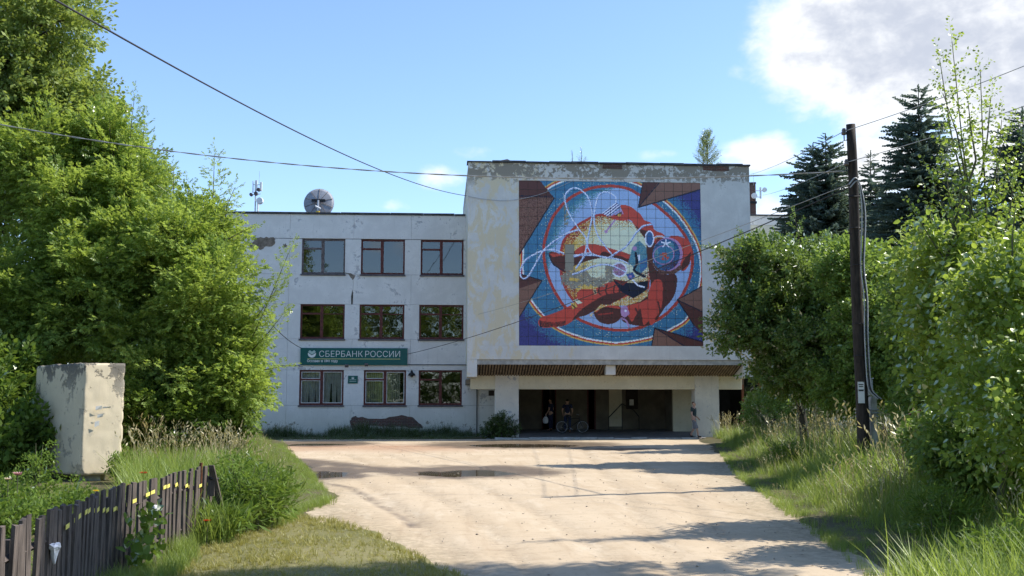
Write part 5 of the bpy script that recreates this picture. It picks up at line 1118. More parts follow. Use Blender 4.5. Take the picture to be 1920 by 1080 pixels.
def ovalleaf(n, L, W_, droop=-.1):
    """rounder leaves: two quads folded on the midrib"""
    def f():
        V, Q = [], []
        for k in range(n):
            x = .1 + .9 * (k + tg.random() * .5) / n; a = k * 2.4 + tg.normal(0, .4)
            d = np.array([.55, .8 * math.cos(a), .7 * math.sin(a) + droop]); d /= np.linalg.norm(d); b = np.array([x, 0, 0]) + d * tg.uniform(.05, .14); d = d + tg.normal(0, .3, 3) + np.array([0, 0, -.35]); d /= np.linalg.norm(d)
            s = np.cross(d, tg.normal(0, 1, 3)); s /= np.linalg.norm(s); nn = np.cross(d, s); l, w = L * tg.uniform(.75, 1.2), W_ * tg.uniform(.85, 1.15); i = len(V)
            V += [b, b + d * l, b + d * l * .3 + s * w + nn * w * .3, b + d * l * .68 + s * w * .72 + nn * w * .25, b + d * l * .3 - s * w + nn * w * .3, b + d * l * .68 - s * w * .72 + nn * w * .25]
            Q += [(i, i + 2, i + 3, i + 1), (i, i + 1, i + 5, i + 4)]
        return np.array(V), np.array(Q)
    return f
def needles():
    B_, D_, S_, L_, W_ = [], [], [], [], []
    for k in range(13):
        x = .02 + .96 * k / 12; sy = 1 if k % 2 else -1
        d = np.array([.75, sy * (.75 - .35 * x), -.12 + tg.normal(0, .16)]); l = .36 * (1.05 - .7 * x)
        for s in ((0, 0, 1), (.3, .6, .3)):
            B_.append((x, 0, 0)); D_.append(d); S_.append(s); L_.append(l); W_.append(.062)
    for s in ((0, 0, 1), (0, 1, 0)): B_.append((0, 0, 0)); D_.append((1, 0, 0)); S_.append(s); L_.append(1.05); W_.append(.05)
    return diamonds(B_, D_, S_, L_, W_, .1)
T_ELDER = tmpl(boxelder, 6, .008); T_TALL = tmpl(simpleleaf(22, .20, .058), 5, .008); T_APPLE = tmpl(simpleleaf(20, .235, .076), 6, .01); T_LILAC = tmpl(simpleleaf(19, .215, .072), 6, .01); T_POP = tmpl(ovalleaf(11, .15, .060), 6, .008); T_NEED = tmpl(needles, 5); T_BIRCH = tmpl(simpleleaf(18, .14, .045), 4)

def crown_pts(blobs, n, sub=11, subr=(.32, .52), upb=.25, shell=(.72, 1.06)):
    P, D, subs = [], [], []; areas = np.array([(b[1][0] * b[1][2] + b[1][1] * b[1][2]) for b in blobs]); areas /= areas.sum()
    for (c, R), fr_ in zip(blobs, areas):
        c, R = np.array(c), np.array(R); m = int(n * fr_); us = tg.normal(0, 1, (sub, 3)); us /= np.linalg.norm(us, axis=1, keepdims=True)
        scs = c + us * R * tg.uniform(.45, .80, (sub, 1)); srs = R.mean() * tg.uniform(*subr, sub); subs += [(scs[i], srs[i], c) for i in range(sub)]
        w = srs ** 2; k = tg.choice(sub, m, p=w / w.sum()); u = tg.normal(0, 1, (m, 3)); u /= np.linalg.norm(u, axis=1, keepdims=True)
        p = scs[k] + u * (srs[k] * tg.uniform(*shell, m))[:, None] * np.array([1, 1, .85])
        d = .75 * u + .5 * (p - c) / R + np.array([0, 0, upb]) + tg.normal(0, .25, (m, 3)); P.append(p); D.append(d)
    return np.concatenate(P), np.concatenate(D), subs
def tree(name, label, cat, base, blobs, n, tmpls, size, leaf, bark='bark', trunk=.16, sub=11, subr=(.32, .52), upb=.25, shoots=(), group=None, stems=1, twigs=70, clip=None):
    base = np.array(base, float); t = thing(name, tuple(base), label, cat, group)
    P, D, subs = crown_pts(blobs, n, sub, subr, upb)
    S = tg.uniform(*size, len(P)); keep = P[:, 2] > .15
    if clip is not None: keep &= clip(P)
    P, D, S = P[keep], D[keep], S[keep]
    wood = MB()
    cz = np.mean([b[0] for b in blobs], axis=0); tops = []
    for k in range(stems):
        b = base + (np.array([tg.normal(0, .35), tg.normal(0, .35), 0]) if stems > 1 else 0)
        goal = np.array(blobs[k % len(blobs)][0], float) + (tg.normal(0, .3, 3) if stems > 1 else 0); mid = b * .5 + goal * .5 + np.array([tg.normal(0, .15), tg.normal(0, .15), .2])
        pts = spline([b, b * .75 + goal * .25 + np.array([0, 0, .25]), mid, goal], 4); wood.tube(pts, list(np.linspace(trunk, trunk * .35, len(pts))), 8); tops.append(pts)
    tr_ = wood.build('trunk', M[bark], t, smooth=True)
    lm = MB(); allp = np.concatenate(tops)
    for sc, sr, c in subs:
        a = allp[np.argmin(np.linalg.norm(allp - (sc * .4 + np.array([cz[0], cz[1], sc[2]]) * .6 - np.array([0, 0, sr])), axis=1))]
        m_ = a * .5 + sc * .5 + np.array([0, 0, .12]) + tg.normal(0, .1, 3); lm.tube(spline([a, m_, sc], 4), list(np.linspace(trunk * .32, trunk * .1, 9)), 5)
    for i in tg.choice(len(P), min(twigs, len(P)), False):
        sc = min(subs, key=lambda s_: np.sum((s_[0] - P[i]) ** 2))[0]; lm.tube([sc, (sc + P[i]) / 2 + tg.normal(0, .04, 3), P[i] + D[i] * .1], [trunk * .10, trunk * .07, .006], 4)
    if shoots:
        sp_, sd_, ss_ = [], [], []
        for a, b, s in shoots:
            a, b = np.array(a), np.array(b); sc = min(subs, key=lambda s_: np.sum((s_[0] - a) ** 2))[0]; lm.tube([sc, (sc + a) / 2 + (0, 0, .05), a], [.022, .02, .016], 4); lm.tube([a, a * .5 + b * .5 + tg.normal(0, .03, 3), b], [.016, .011, .005], 4); L = np.linalg.norm(b - a); k = int(L / .10)
            for j in range(k):
                f = (j + .5) / k; d = (b - a) / L * .5 + np.array([math.cos(j * 2.4), math.sin(j * 2.4), .15]) * (1.15 - .6 * f); sp_.append(a + (b - a) * f); sd_.append(d); ss_.append(s * (1.1 - .5 * f))
            sp_.append(b); sd_.append((b - a)); ss_.append(s * .7)
        P = np.concatenate([P, sp_]); D = np.concatenate([D, sd_]); S = np.concatenate([S, ss_])
    lm.build('limbs', M[bark], tr_)
    V, Q = scatter(tmpls, P, D, S, gen=tg)
    link('crown', npmesh('crown', V - base, Q), M[leaf], t)
    return t
def blob(px, py, d, rx, ry, rd=None):
    return (atD(px, py, d), (rx * d / F, rd if rd else rx * d / F * .8, ry * d / F))
def gnd(px, d, z=0.0): p = atD(px, 757, d); return (p[0], p[1], z)
def sh(px0, py0, px1, py1, d, s=.5): return (atD(px0, py0, d), atD(px1, py1, d), s)

tree('tall_tree', 'tall broad-leaved tree filling the top left corner', 'tree', gnd(10, 31), [blob(5, 120, 31, 150, 180, 2.4), blob(-60, 330, 31, 190, 180, 2.6), blob(80, 40, 31, 90, 100, 1.6), blob(110, 240, 30.5, 80, 90, 1.3), blob(140, 180, 31, 55, 80, 1.2)], 4300, T_TALL, (.55, .85), 'maple2', trunk=.24, sub=20, subr=(.22, .44), twigs=120)
tree('box_elder', 'box elder with upright leafy shoots behind the concrete slab', 'tree', gnd(190, 29), [blob(180, 410, 29, 110, 150, 1.9), blob(205, 310, 29.5, 50, 85, 1.2), blob(90, 330, 29.5, 100, 100, 1.5), blob(255, 380, 29, 45, 80, 1.0), blob(50, 560, 28.5, 160, 160, 2.2), blob(220, 570, 28, 140, 160, 2.0)], 6300, T_ELDER, (.5, .82), 'maple', trunk=.13, stems=4, upb=.35, sub=20, subr=(.22, .44), twigs=160,
     shoots=[sh(235, 330, 252, 180, 29, .55), sh(262, 350, 272, 225, 29, .5), sh(215, 300, 205, 215, 29, .5)])
tree('box_elder', 'box elder reaching across the left end of the wing', 'tree', gnd(390, 28), [blob(320, 500, 28, 95, 125, 1.8), blob(400, 600, 27.5, 72, 130, 1.6), blob(310, 690, 27, 120, 100, 1.7), blob(425, 700, 27, 55, 75, 1.1), blob(385, 440, 28.5, 38, 65, .8)], 5000, T_ELDER, (.45, .78), 'maple', trunk=.11, stems=4, upb=.35, sub=19, subr=(.22, .46), twigs=160,
     shoots=[sh(398, 400, 402, 288, 28, .55), sh(320, 400, 325, 318, 28, .5), sh(420, 420, 440, 352, 28, .5), sh(425, 450, 475, 425, 27.5, .42), sh(470, 640, 545, 465, 27, .52), sh(450, 640, 520, 540, 27, .5), sh(470, 660, 530, 590, 27, .5), sh(460, 700, 535, 685, 27, .52), sh(450, 740, 500, 738, 27, .5), sh(430, 520, 475, 505, 27.5, .42), sh(360, 410, 352, 345, 28, .45)])
tree('shrub', 'dark shrub growing in the shade beside the concrete slab', 'shrub', gnd(310, 26), [blob(310, 790, 26, 70, 60, 1.1), blob(390, 790, 27, 60, 50, .9)], 1100, T_ELDER, (.5, .7), 'weed', trunk=.06, stems=3, twigs=30)
tree('shrub', 'dark shrub in deep shade left of the concrete slab', 'shrub', gnd(20, 25), [blob(-20, 790, 24.0, 60, 90, .8), blob(25, 830, 23.2, 28, 45, .4), blob(0, 720, 25.5, 55, 60, .8)], 1300, T_APPLE, (.5, .75), 'weed', trunk=.06, stems=3, twigs=30)
# right-hand side
tree('apple_tree', 'dark spreading fruit tree in front of the tower block', 'tree', gnd(1510, 31), [blob(1475, 560, 31, 85, 95, 1.7), blob(1410, 590, 30.5, 40, 48, 1.0), blob(1540, 640, 30, 95, 100, 1.7), blob(1435, 495, 31, 42, 30, .9), blob(1550, 520, 31.5, 65, 70, 1.2), blob(1372, 618, 30.5, 26, 26, .6), blob(1480, 700, 30.5, 55, 42, .9), blob(1385, 492, 31, 24, 20, .5)], 4300, T_APPLE, (.40, .58), 'apple', trunk=.16, sub=17, subr=(.25, .46), twigs=110,
     shoots=[sh(1400, 475, 1330, 463, 31, .38), sh(1430, 470, 1395, 438, 31, .38), sh(1500, 460, 1490, 405, 31, .4), sh(1400, 600, 1330, 598, 30.5, .40), sh(1400, 620, 1350, 655, 30.5, .40), sh(1395, 560, 1345, 545, 30.5, .38)], upb=.1)
tree('lilac_shrub', 'dense lilac-like shrub right behind the utility pole', 'shrub', gnd(1660, 28), [blob(1640, 520, 29, 85, 80, 1.5), blob(1690, 640, 27.5, 95, 105, 1.6), blob(1610, 720, 28, 65, 60, 1.2)], 3600, T_LILAC, (.42, .6), 'lilac', trunk=.08, stems=4, sub=12)
tree('lilac_shrub', 'broad leafy shrub under the young poplars', 'shrub', gnd(1790, 22), [blob(1770, 570, 23, 90, 100, 1.4), blob(1815, 720, 21.5, 95, 95, 1.3), blob(1750, 770, 24.5, 45, 40, .9)], 3200, T_LILAC, (.42, .6), 'lilac', trunk=.07, stems=4, sub=16, subr=(.25, .48))
tree('young_poplar', 'slender young poplar rising above the spruces at the right', 'tree', gnd(1815, 15.2), [blob(1800, 540, 15.4, 70, 90, .7), blob(1850, 650, 15, 100, 120, .9)], 1150, T_POP, (.5, .75), 'poplar', 'greenbark', trunk=.05, stems=3, sub=10, twigs=60, upb=.6,
     shoots=[sh(1835, 480, 1785, 78, 15.2, .5), sh(1850, 420, 1838, 130, 15.3, .46), sh(1820, 400, 1762, 112, 15.2, .44), sh(1810, 330, 1768, 175, 15.1, .40), sh(1840, 330, 1858, 180, 15.3, .40), sh(1870, 480, 1878, 225, 15.4, .46), sh(1860, 360, 1893, 240, 15.4, .40), sh(1800, 450, 1745, 330, 15.1, .48), sh(1780, 500, 1722, 410, 15.0, .5), sh(1880, 460, 1900, 330, 15.2, .48), sh(1790, 420, 1770, 300, 15.3, .48), sh(1830, 300, 1815, 190, 15.0, .42)])
tree('young_poplar', 'bushy poplar regrowth at the right edge of the picture', 'tree', gnd(1930, 12.5), [blob(1920, 600, 12.8, 70, 110, .7), blob(1940, 760, 12, 100, 90, .8)], 900, T_POP, (.45, .62), 'poplar', 'greenbark', trunk=.05, stems=3, sub=10, twigs=50, upb=.5,
     shoots=[sh(1930, 560, 1915, 260, 12.8, .4), sh(1900, 520, 1905, 380, 12.6, .4), sh(1960, 500, 1975, 230, 12.8, .42)])
tree('roadside_shrub', 'low leafy shrub behind the tall grass at the lower right', 'shrub', gnd(1850, 13.5), [blob(1860, 840, 14, 90, 60, .8), blob(1790, 835, 16.5, 50, 30, .6)], 1400, T_LILAC, (.36, .5), 'lilac', trunk=.04, stems=3, twigs=30)
tree('lilac_shrub', 'shrub growing between the porch and the fruit tree', 'shrub', gnd(1440, 44), [blob(1435, 775, 43, 45, 20, 1.0), blob(1500, 750, 38, 55, 38, 1.2)], 900, T_LILAC, (.42, .56), 'lilac', trunk=.05, stems=3, twigs=30)
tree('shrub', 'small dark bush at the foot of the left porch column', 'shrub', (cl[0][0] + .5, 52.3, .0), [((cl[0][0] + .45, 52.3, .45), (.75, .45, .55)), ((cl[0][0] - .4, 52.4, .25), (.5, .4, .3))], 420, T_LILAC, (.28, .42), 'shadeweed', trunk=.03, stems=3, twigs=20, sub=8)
# tree beyond the right edge whose shade reaches the lawn
tree('shade_tree', 'tree just outside the right edge that throws shade on the lawn', 'tree', (9.2, 10.8, 0), [((9.0, 10.9, 8.2), (1.8, 1.2, 2.0)), ((8.9, 10.9, 11.2), (2.0, 1.25, 2.2)), ((8.9, 10.8, 14.2), (1.8, 1.1, 1.9))], 2300, T_LILAC, (.5, .7), 'lilac', trunk=.18, sub=10)
def spruce(px, pytop, d, spread, label, n=34, dz0=.0, twin=False):
    base = np.array(gnd(px, d)); top = atD(px, pytop, d); H = top[2]; t = thing('blue_spruce', tuple(base), label, 'spruce', 'blue spruces behind the shrubs')
    P, D, S = [], [], []; br_ = MB().tube([base, base * .5 + np.array([top[0], top[1], H]) * .5, np.array([top[0], top[1], H])], [.2, .11, .012], 8); z = H - .25
    while z > 3.2:
        f = H - z; L = min(spread * (f / 6.0) ** .82 + .14, spread * 1.05); k = int(6 + min(5, f * 1.3))
        a0 = tg.random() * 6.28
        for j in range(k):
            a = a0 + 2 * math.pi * j / k + tg.normal(0, .2); l = L * tg.uniform(.72, 1.2); dr_ = np.array([math.cos(a), math.sin(a), 0]); zz = z + tg.normal(0, .07)
            seg_ = max(1, int(l / .30)); ctr = np.array([top[0], top[1], zz])
            tipz = (.22 if f < 1.2 else -.10 - .12 * min(1, f / 6)) * l
            if l > .5: br_.tube([ctr, ctr + dr_ * l * .6 + (0, 0, tipz * .9), ctr + dr_ * l + (0, 0, tipz * .7)], [.022, .014, .005], 4)
            for m_ in range(seg_):
                q = (m_ + .15) / seg_; p = ctr + dr_ * l * q + np.array([0, 0, tipz * math.sin(q * 2.0)]); P.append(p); D.append(dr_ + np.array([0, 0, tipz / l * (1 - q) + .18 * q]) + tg.normal(0, .12, 3)); S.append(min(.72, l * 1.1) * tg.uniform(.85, 1.2))
                if l > .8: P.append(p); D.append(dr_ + np.array([-dr_[1], dr_[0], 0]) * tg.choice((-1, 1)) * .8 + tg.normal(0, .1, 3)); S.append(.42 * tg.uniform(.8, 1.1))
        z -= .17 + .012 * f
    for s_ in (.3, .22): P.append((top[0], top[1], H - .3)); D.append((tg.normal(0, .05), tg.normal(0, .05), 1)); S.append(s_)
    br_.build('trunk', M['bark'], t); V, Q = scatter(T_NEED, np.array(P), np.array(D), np.array(S), tg.normal(0, .35, len(P)), tg); link('crown', npmesh('crown', V - base, Q), M['spruce'], t)
spruce(1548, 250, 44, 2.05, 'bushy blue spruce just left of the utility pole')
spruce(1524, 268, 44.5, 2.0, 'smaller leading spruce crowded against the bushy one left of the pole')
spruce(1632, 282, 46, 1.3, 'narrow spruce just right of the utility pole')
spruce(1722, 158, 41, 1.85, 'tallest spruce, standing left of the young poplar')
spruce(1800, 320, 43, 2.2, 'spruce half hidden behind the young poplar')
spruce(1918, 200, 38, 1.9, 'spruce at the right edge of the picture')
# seedlings on the tower roof
def sapling(px, pyt, Y, spread, n, label, size):
    top = onY(px, pyt, Y); base = np.array([top[0], Y, ZT - .1]); t = thing('birch_sapling', tuple(base), label, 'sapling', 'birch saplings on the roof'); H = top[2] - base[2]
    wd = MB(); wd.tube([base, base + (0, 0, H * .6), base + (0.02, 0, H)], [.03, .018, .005], 5); P, D, S = [], [], []
    for k in range(n):
        f = tg.random() ** .8; a = tg.random() * 6.28; r = spread * (1.05 - f) * tg.uniform(.2, 1); b = base + np.array([0, 0, H * f * .92]); tip = b + np.array([r * math.cos(a), r * math.sin(a), r * .7])
        P.append(b * .35 + tip * .65); D.append(tip - b + np.array([0, 0, .1])); S.append(tg.uniform(*size)); wd.tube([b, tip], [.008, .004], 3)
    wd.build('trunk', M['greenbark'], t); V, Q = scatter(T_BIRCH, np.array(P), np.array(D), np.array(S), gen=tg); link('crown', npmesh('crown', V - base, Q), M['birch'], t)
sapling(1325, 247, 53, .95, 230, 'bushy birch sapling growing on the tower block roof', (.3, .45))
sapling(1090, 281, 53, .4, 16, 'sparse birch sapling near the middle of the tower block roof', (.2, .3)); sapling(1073, 284, 53.2, .18, 7, 'tiny sprig beside the sparse sapling on the tower block roof', (.18, .26))
sapling(1318, 262, 53.6, .6, 80, 'smaller birch sapling behind the bushy one on the roof', (.25, .4))

# ---------------------------------------------------------------- grass and weeds
def blade_tuft(nb, lean, width, seg=3):
    def f():
        V, Q = [], []
        for k in range(nb):
            a = tg.random() * 6.28; ln = tg.uniform(.6, 1.0); le = lean * tg.uniform(.3, 1.3); b = np.array([tg.normal(0, .10), tg.normal(0, .10), 0]); d = np.array([math.cos(a), math.sin(a), 0]); s = np.array([-d[1], d[0], 0]) * width * tg.uniform(.7, 1.2); i = len(V)
            for m_ in range(seg + 1):
                q = m_ / seg; p = b + d * le * q ** 1.8 * ln + np.array([0, 0, ln * (q - .22 * le * q ** 2.2)]); w = (1 - q ** 2 * .93); V += [p - s * w, p + s * w]
            Q += [(i + 2 * m_, i + 2 * m_ + 1, i + 2 * m_ + 3, i + 2 * m_ + 2) for m_ in range(seg)]
        return np.array(V)[:, [2, 1, 0]] * np.array([1, 1, -1]), np.array(Q)      # template axis along +x
    return f
def seedhead():
    V, Q = [], []
    for k in range(3):
        a = tg.random() * 6.28; d = np.array([math.cos(a), math.sin(a), 0]) * tg.uniform(.1, .35); b = np.array([tg.normal(0, .06), tg.normal(0, .06), 0]); s = np.array([-d[1], d[0], 0]); s = s / np.linalg.norm(s) * .004; i = len(V)
        t_ = b + d * .6 + np.array([0, 0, .78]); V += [b - s, b + s, t_ + s, t_ - s]; Q.append((i, i + 1, i + 2, i + 3))
        for j in range(6):
            c = t_ + d * .08 * j + np.array([0, 0, .036 * j]); v = np.array([tg.normal(0, .5), tg.normal(0, .5), .8]); v /= np.linalg.norm(v); sd_ = np.cross(v, (1, .3, 0)); sd_ /= np.linalg.norm(sd_); i = len(V); V += [c, c + v * .035 + sd_ * .012, c + v * .075, c + v * .035 - sd_ * .012]; Q.append((i, i + 1, i + 2, i + 3))
    return np.array(V)[:, [2, 1, 0]] * np.array([1, 1, -1]), np.array(Q)
T_GRASS = tmpl(blade_tuft(13, .55, .0085), 7); T_LAWN = tmpl(blade_tuft(9, .7, .03, 2), 5); T_SEED = tmpl(seedhead, 6); T_WEED = tmpl(simpleleaf(16, .22, .05, .9, -.05), 5); T_LONG = tmpl(simpleleaf(13, .36, .036, .8, .1), 5)
def field(name, poly, dens, h, tmpls, mat, label, cat, mask=None, z=0.06, tilt=.14, near=None):
    P = np.array(poly); x0, y0 = P.min(0); x1, y1 = P.max(0); n = int((x1 - x0) * (y1 - y0) * dens); X = tg.uniform(x0, x1, n); Y = tg.uniform(y0, y1, n); k = inpoly(X, Y, poly)
    if mask is not None: k &= mask(X, Y)
    X, Y = X[k], Y[k]
    # nearer to the camera the tufts stand closer; far away fewer, fuller ones do
    dist = np.hypot(X, Y); keep = tg.random(len(X)) < np.clip(17.0 / dist, .16, 1); X, Y, dist = X[keep], Y[keep], dist[keep]
    hh = h(X, Y) * tg.uniform(.7, 1.15, len(X)); D = np.stack([tg.normal(0, tilt, len(X)) , tg.normal(0, tilt, len(X)), np.ones(len(X))], 1)
    V, Q = scatter(tmpls, np.stack([X, Y, np.full(len(X), z - .05)], 1), D, hh, tg.uniform(0, 6.28, len(X)), tg)
    o = link(name, npmesh(name, V, Q), M[mat]); print(name, len(Q)); return tag(o, label, cat, kind='stuff')
def edged(poly):
    P = np.array(poly)
    def f(X, Y):
        d = np.full(X.shape, 1e9)
        for i in range(len(P) - 1):
            a, b = P[i], P[i + 1]; ab = b - a; t_ = np.clip(((X - a[0]) * ab[0] + (Y - a[1]) * ab[1]) / (ab @ ab + 1e-9), 0, 1); d = np.minimum(d, np.hypot(X - a[0] - t_ * ab[0], Y - a[1] - t_ * ab[1]))
        return d
    return f
REdge = edged(gp((1322, 829), (1362, 853), (1400, 893), (1470, 940), (1545, 990), (1615, 1030), (1660, 1085)))
def rh(X, Y): return np.clip(.10 + .46 * REdge(X, Y), .12, .95) * np.where(Y > 44, .75, 1) * (.75 + .5 * fbm(X * .7, Y * .7, 3)) * np.clip(.55 + Y / 30, .6, 1.15)
RG = gp((1352, 830), (1356, 853), (1382, 893), (1444, 938), (1508, 989), (1570, 1032), (1620, 1090)) + [(3.0, 5.0), (8.5, 5.0), (12.5, 20), (15.5, 36), (17, 54), (13.4, 52)]
vis = lambda X, Y: (X * math.cos(YAW) - Y * math.sin(YAW)) < .52 * (X * math.sin(YAW) + Y * math.cos(YAW)) + .8
field('tall_grass', RG, 46, rh, T_GRASS, 'grass', 'tall green grass along the right side of the road', 'grass', vis)
field('seeding_grass', RG, 7, lambda X, Y: rh(X, Y) * 1.35, T_SEED, 'straw', 'straw-coloured grass seed heads along the right side of the road', 'grass', lambda X, Y: vis(X, Y) & (Y > 11) & (fbm(X * .45 + 3, Y * .45, 3) > .46))
LEdge = edged(gp((520, 828), (540, 858), (560, 880), (606, 940), (560, 950), (530, 975), (470, 995)))
slabc = c0 + (e1 - c0) * .5 + ld_ * 1.3
def pxs(X, Y): return 960 + F * (X * math.cos(YAW) - Y * math.sin(YAW)) / (X * math.sin(YAW) + Y * math.cos(YAW))
lmask = lambda X, Y: (pxs(X, Y) > 262 + 60 * (fbm(X, Y, 2) - .5)) | (Y > 29)
def lh(X, Y): return np.clip(.09 + .42 * LEdge(X, Y), .1, .85) * (.75 + .5 * fbm(X * .7 + 4, Y * .7, 3))
def fline(Y): return np.interp(Y, FP[:, 1][np.argsort(FP[:, 1])], FP[:, 0][np.argsort(FP[:, 1])])
LG = gp((530, 828), (556, 858), (580, 880), (632, 944), (575, 962), (545, 992), (470, 1010), (405, 1030)) + [(-3.6, 13.0), (-7, 17), (-9, 26), (-13, 38), (-12.5, 52), (-10.5, 52)]
field('verge_grass', LG, 60, lh, T_GRASS, 'grass', 'tall lush grass along the left side of the road', 'grass', lmask)
field('verge_seed_heads', LG, 7, lambda X, Y: lh(X, Y) * 1.35, T_SEED, 'straw', 'dry grass seed heads on the left verge', 'grass', lambda X, Y: (Y > 20) & (LEdge(X, Y) > .5) & lmask(X, Y))
EDG_L = gp((528, 835), (556, 862), (578, 882), (622, 942), (575, 958), (545, 985), (480, 1006), (440, 990), (520, 930), (535, 890), (505, 835))
field('verge_turf', EDG_L, 330, lambda X, Y: .10 + .10 * fbm(X * 1.5, Y * 1.5, 2), T_GRASS, 'grass', 'short bright green turf at the left road edge', 'grass')
EDG_R = gp((1340, 832), (1350, 853), (1374, 893), (1436, 938), (1500, 989), (1560, 1032), (1600, 1090), (1760, 1090), (1690, 1032), (1600, 985), (1500, 930), (1430, 880), (1390, 845))
field('roadside_turf', EDG_R, 200, lambda X, Y: .07 + .14 * fbm(X * 1.2, Y * 1.2, 3), T_GRASS, 'grass', 'short turf and sprigs at the right road edge', 'grass', lambda X, Y: fbm(X * 1.6 + 8, Y * 1.6, 3) > .40)
field('mown_grass', LAWN, 230, lambda X, Y: .06 + .07 * fbm(X * 2, Y * 2, 2), T_LAWN, 'lawn', 'short dry mown grass at the bottom of the picture', 'grass', z=.075, tilt=.3)
GARD = [(-3.6, 12.6), (-3.9, 13.2), (-6.3, 21), (-9, 24), (-16, 24), (-9, 12), (-5.5, 6.5), (-3.4, 6.5)]
ing = lambda X, Y: X < np.interp(Y, FP[::-1, 1] if FP[0, 1] > FP[-1, 1] else FP[:, 1], FP[::-1, 0] if FP[0, 1] > FP[-1, 1] else FP[:, 0]) - .12
field('garden_grass', GARD, 70, lambda X, Y: .10 + .16 * fbm(X, Y, 2), T_LAWN, 'grass', 'short grass inside the picket fence', 'grass', ing, tilt=.25)
field('fence_foot_grass', [(-2.7, 6.0), (-2.3, 8), (-2.6, 12), (-3.0, 13.5), (-3.9, 13.4), (-3.6, 9), (-3.5, 6)], 150, lambda X, Y: .18 + .22 * fbm(X * 2, Y * 2, 2), T_GRASS, 'grass', 'grass growing along the foot of the picket fence', 'grass', lambda X, Y: ~ing(X, Y) | (tg.random(X.shape) < .4))
FOOT = [(-13, 50.0), (-2, 50.3), (1.6, 51.2), (2.0, 54.9), (-13, 54.9)]  # runs forward with dark weeds to widen the building's shadow strip
field('footing_weeds', FOOT, 190, lambda X, Y: .10 + 1.5 * fbm(X * .8, Y, 3) ** 2 * np.clip((Y - 51.2) / 2.2, .12, 1), T_GRASS, 'shadeweed', 'weeds along the foot of the wing wall, coloured dark like its shadow strip', 'weeds', z=.08)
field('kerb_grass', [(2.5, 51.1), (11.5, 51.1), (11.5, 51.6), (2.5, 51.6)], 60, lambda X, Y: .04 + .10 * fbm(X * 2, Y, 2), T_GRASS, 'lawn', 'thin dry grass along the porch kerb', 'grass', lambda X, Y: fbm(X * 1.5, Y, 2) > .5, z=.05)
def plant(px, py, d, H, n, r, label, size=(.3, .45), tm=None, leaf='weed', name='garden_plant', cat='plant', group='garden plants', tallness=1.0):
    b = np.array(gnd(px, d)); b[2] = .05; t = thing(name, tuple(b), label, cat, group); P, D, S = [], [], []; st = MB(); k = max(3, n // 14)
    for s in range(k):
        a = tg.random() * 6.28; tip = b + np.array([r * math.cos(a) * tg.random(), r * math.sin(a) * tg.random(), H * tg.uniform(.7, 1.05)]); st.tube([b + (tip - b) * np.array([.5, .5, 0]), b * .4 + tip * .6 + (0, 0, .05), tip], [.010, .007, .003], 4)
        for j in range(n // k): f = tg.uniform(.12, 1); P.append(b + (tip - b) * f); a2 = tg.random() * 6.28; D.append((math.cos(a2), math.sin(a2), .35)); S.append(tg.uniform(*size) * (1.15 - .5 * f))
    st.build('stem', M['greenbark'], t); V, Q = scatter(tm or T_WEED, np.array(P), np.array(D), np.array(S), gen=tg); link('foliage', npmesh('foliage', V - b, Q), M[leaf], t); return t
for i, (px, d, H, n, r, lab) in enumerate(((8, 12.5, .55, 90, .35, 'leafy garden plant at the left edge behind the fence'), (60, 13.5, .42, 80, .35, 'leafy garden plant behind the fence near the left edge'), (75, 17.5, 1.05, 60, .14, 'tall upright weed in front of the dark shrub'),
     (110, 14.5, .38, 70, .3, 'low garden plant behind the fence below the slab'), (135, 16.5, .5, 40, .12, 'thin upright weed in front of the slab'), (240, 22, .75, 90, .4, 'leafy plant at the right foot of the concrete slab'), (25, 15.5, .6, 90, .4, 'leafy clump under the pink flower'), (-10, 10.0, .45, 90, .4, 'garden plant cut by the left edge of the picture'))):
    plant(px, 0, d, H, n, r, lab)
for px, d, H, n, r, lab in ((470, 14.0, .85, 170, .34, 'leafy weed clump standing at the lawn corner'), (508, 14.6, .78, 170, .34, 'broad weed clump nearest the sandy strip'), (440, 14.8, .95, 140, .32, 'weed clump beside the leaning board'), (420, 13.2, .35, 90, .25, 'low weeds at the foot of the leaning board'), (1650, 19.0, .7, 110, .5, 'weed clump in the grass below the utility pole'), (1480, 26, .8, 110, .5, 'weed clump in the grass left of the utility pole'), (1760, 12.5, .7, 110, .4, 'weed clump at the lower right under the shrub'), (1880, 9.6, .55, 110, .4, 'weed clump at the bottom right corner')):
    plant(px, 0, d, H, n, r, lab, name='weed_clump', cat='weeds', group='weed clumps', size=(.3, .5), tm=T_LONG)
T_BIG = tmpl(ovalleaf(5, .42, .19), 3)
fx = along(fend * .62); cp = thing('climbing_plant', (fx[0] + .1, fx[1], 0), 'broad-leaved seedling climbing the middle of the picket fence', 'plant'); P, D, S = [], [], []
for k in range(26): P.append((fx[0] + .12 + tg.uniform(-.02, .12), fx[1] + tg.normal(0, .22), tg.uniform(.1, .66))); D.append((.6, tg.normal(0, 1), .3)); S.append(tg.uniform(.16, .26))
V, Q = scatter(T_BIG, np.array(P), np.array(D), np.array(S), gen=tg); link('foliage', npmesh('foliage', V - np.array([fx[0] + .1, fx[1], 0]), Q), M['weed'], cp)
MB().tube([(fx[0] + .12, fx[1], 0), (fx[0] + .14, fx[1] + .05, .35), (fx[0] + .12, fx[1] - .05, .66)], [.01, .008, .004], 4).build('stem', M['greenbark'], cp)
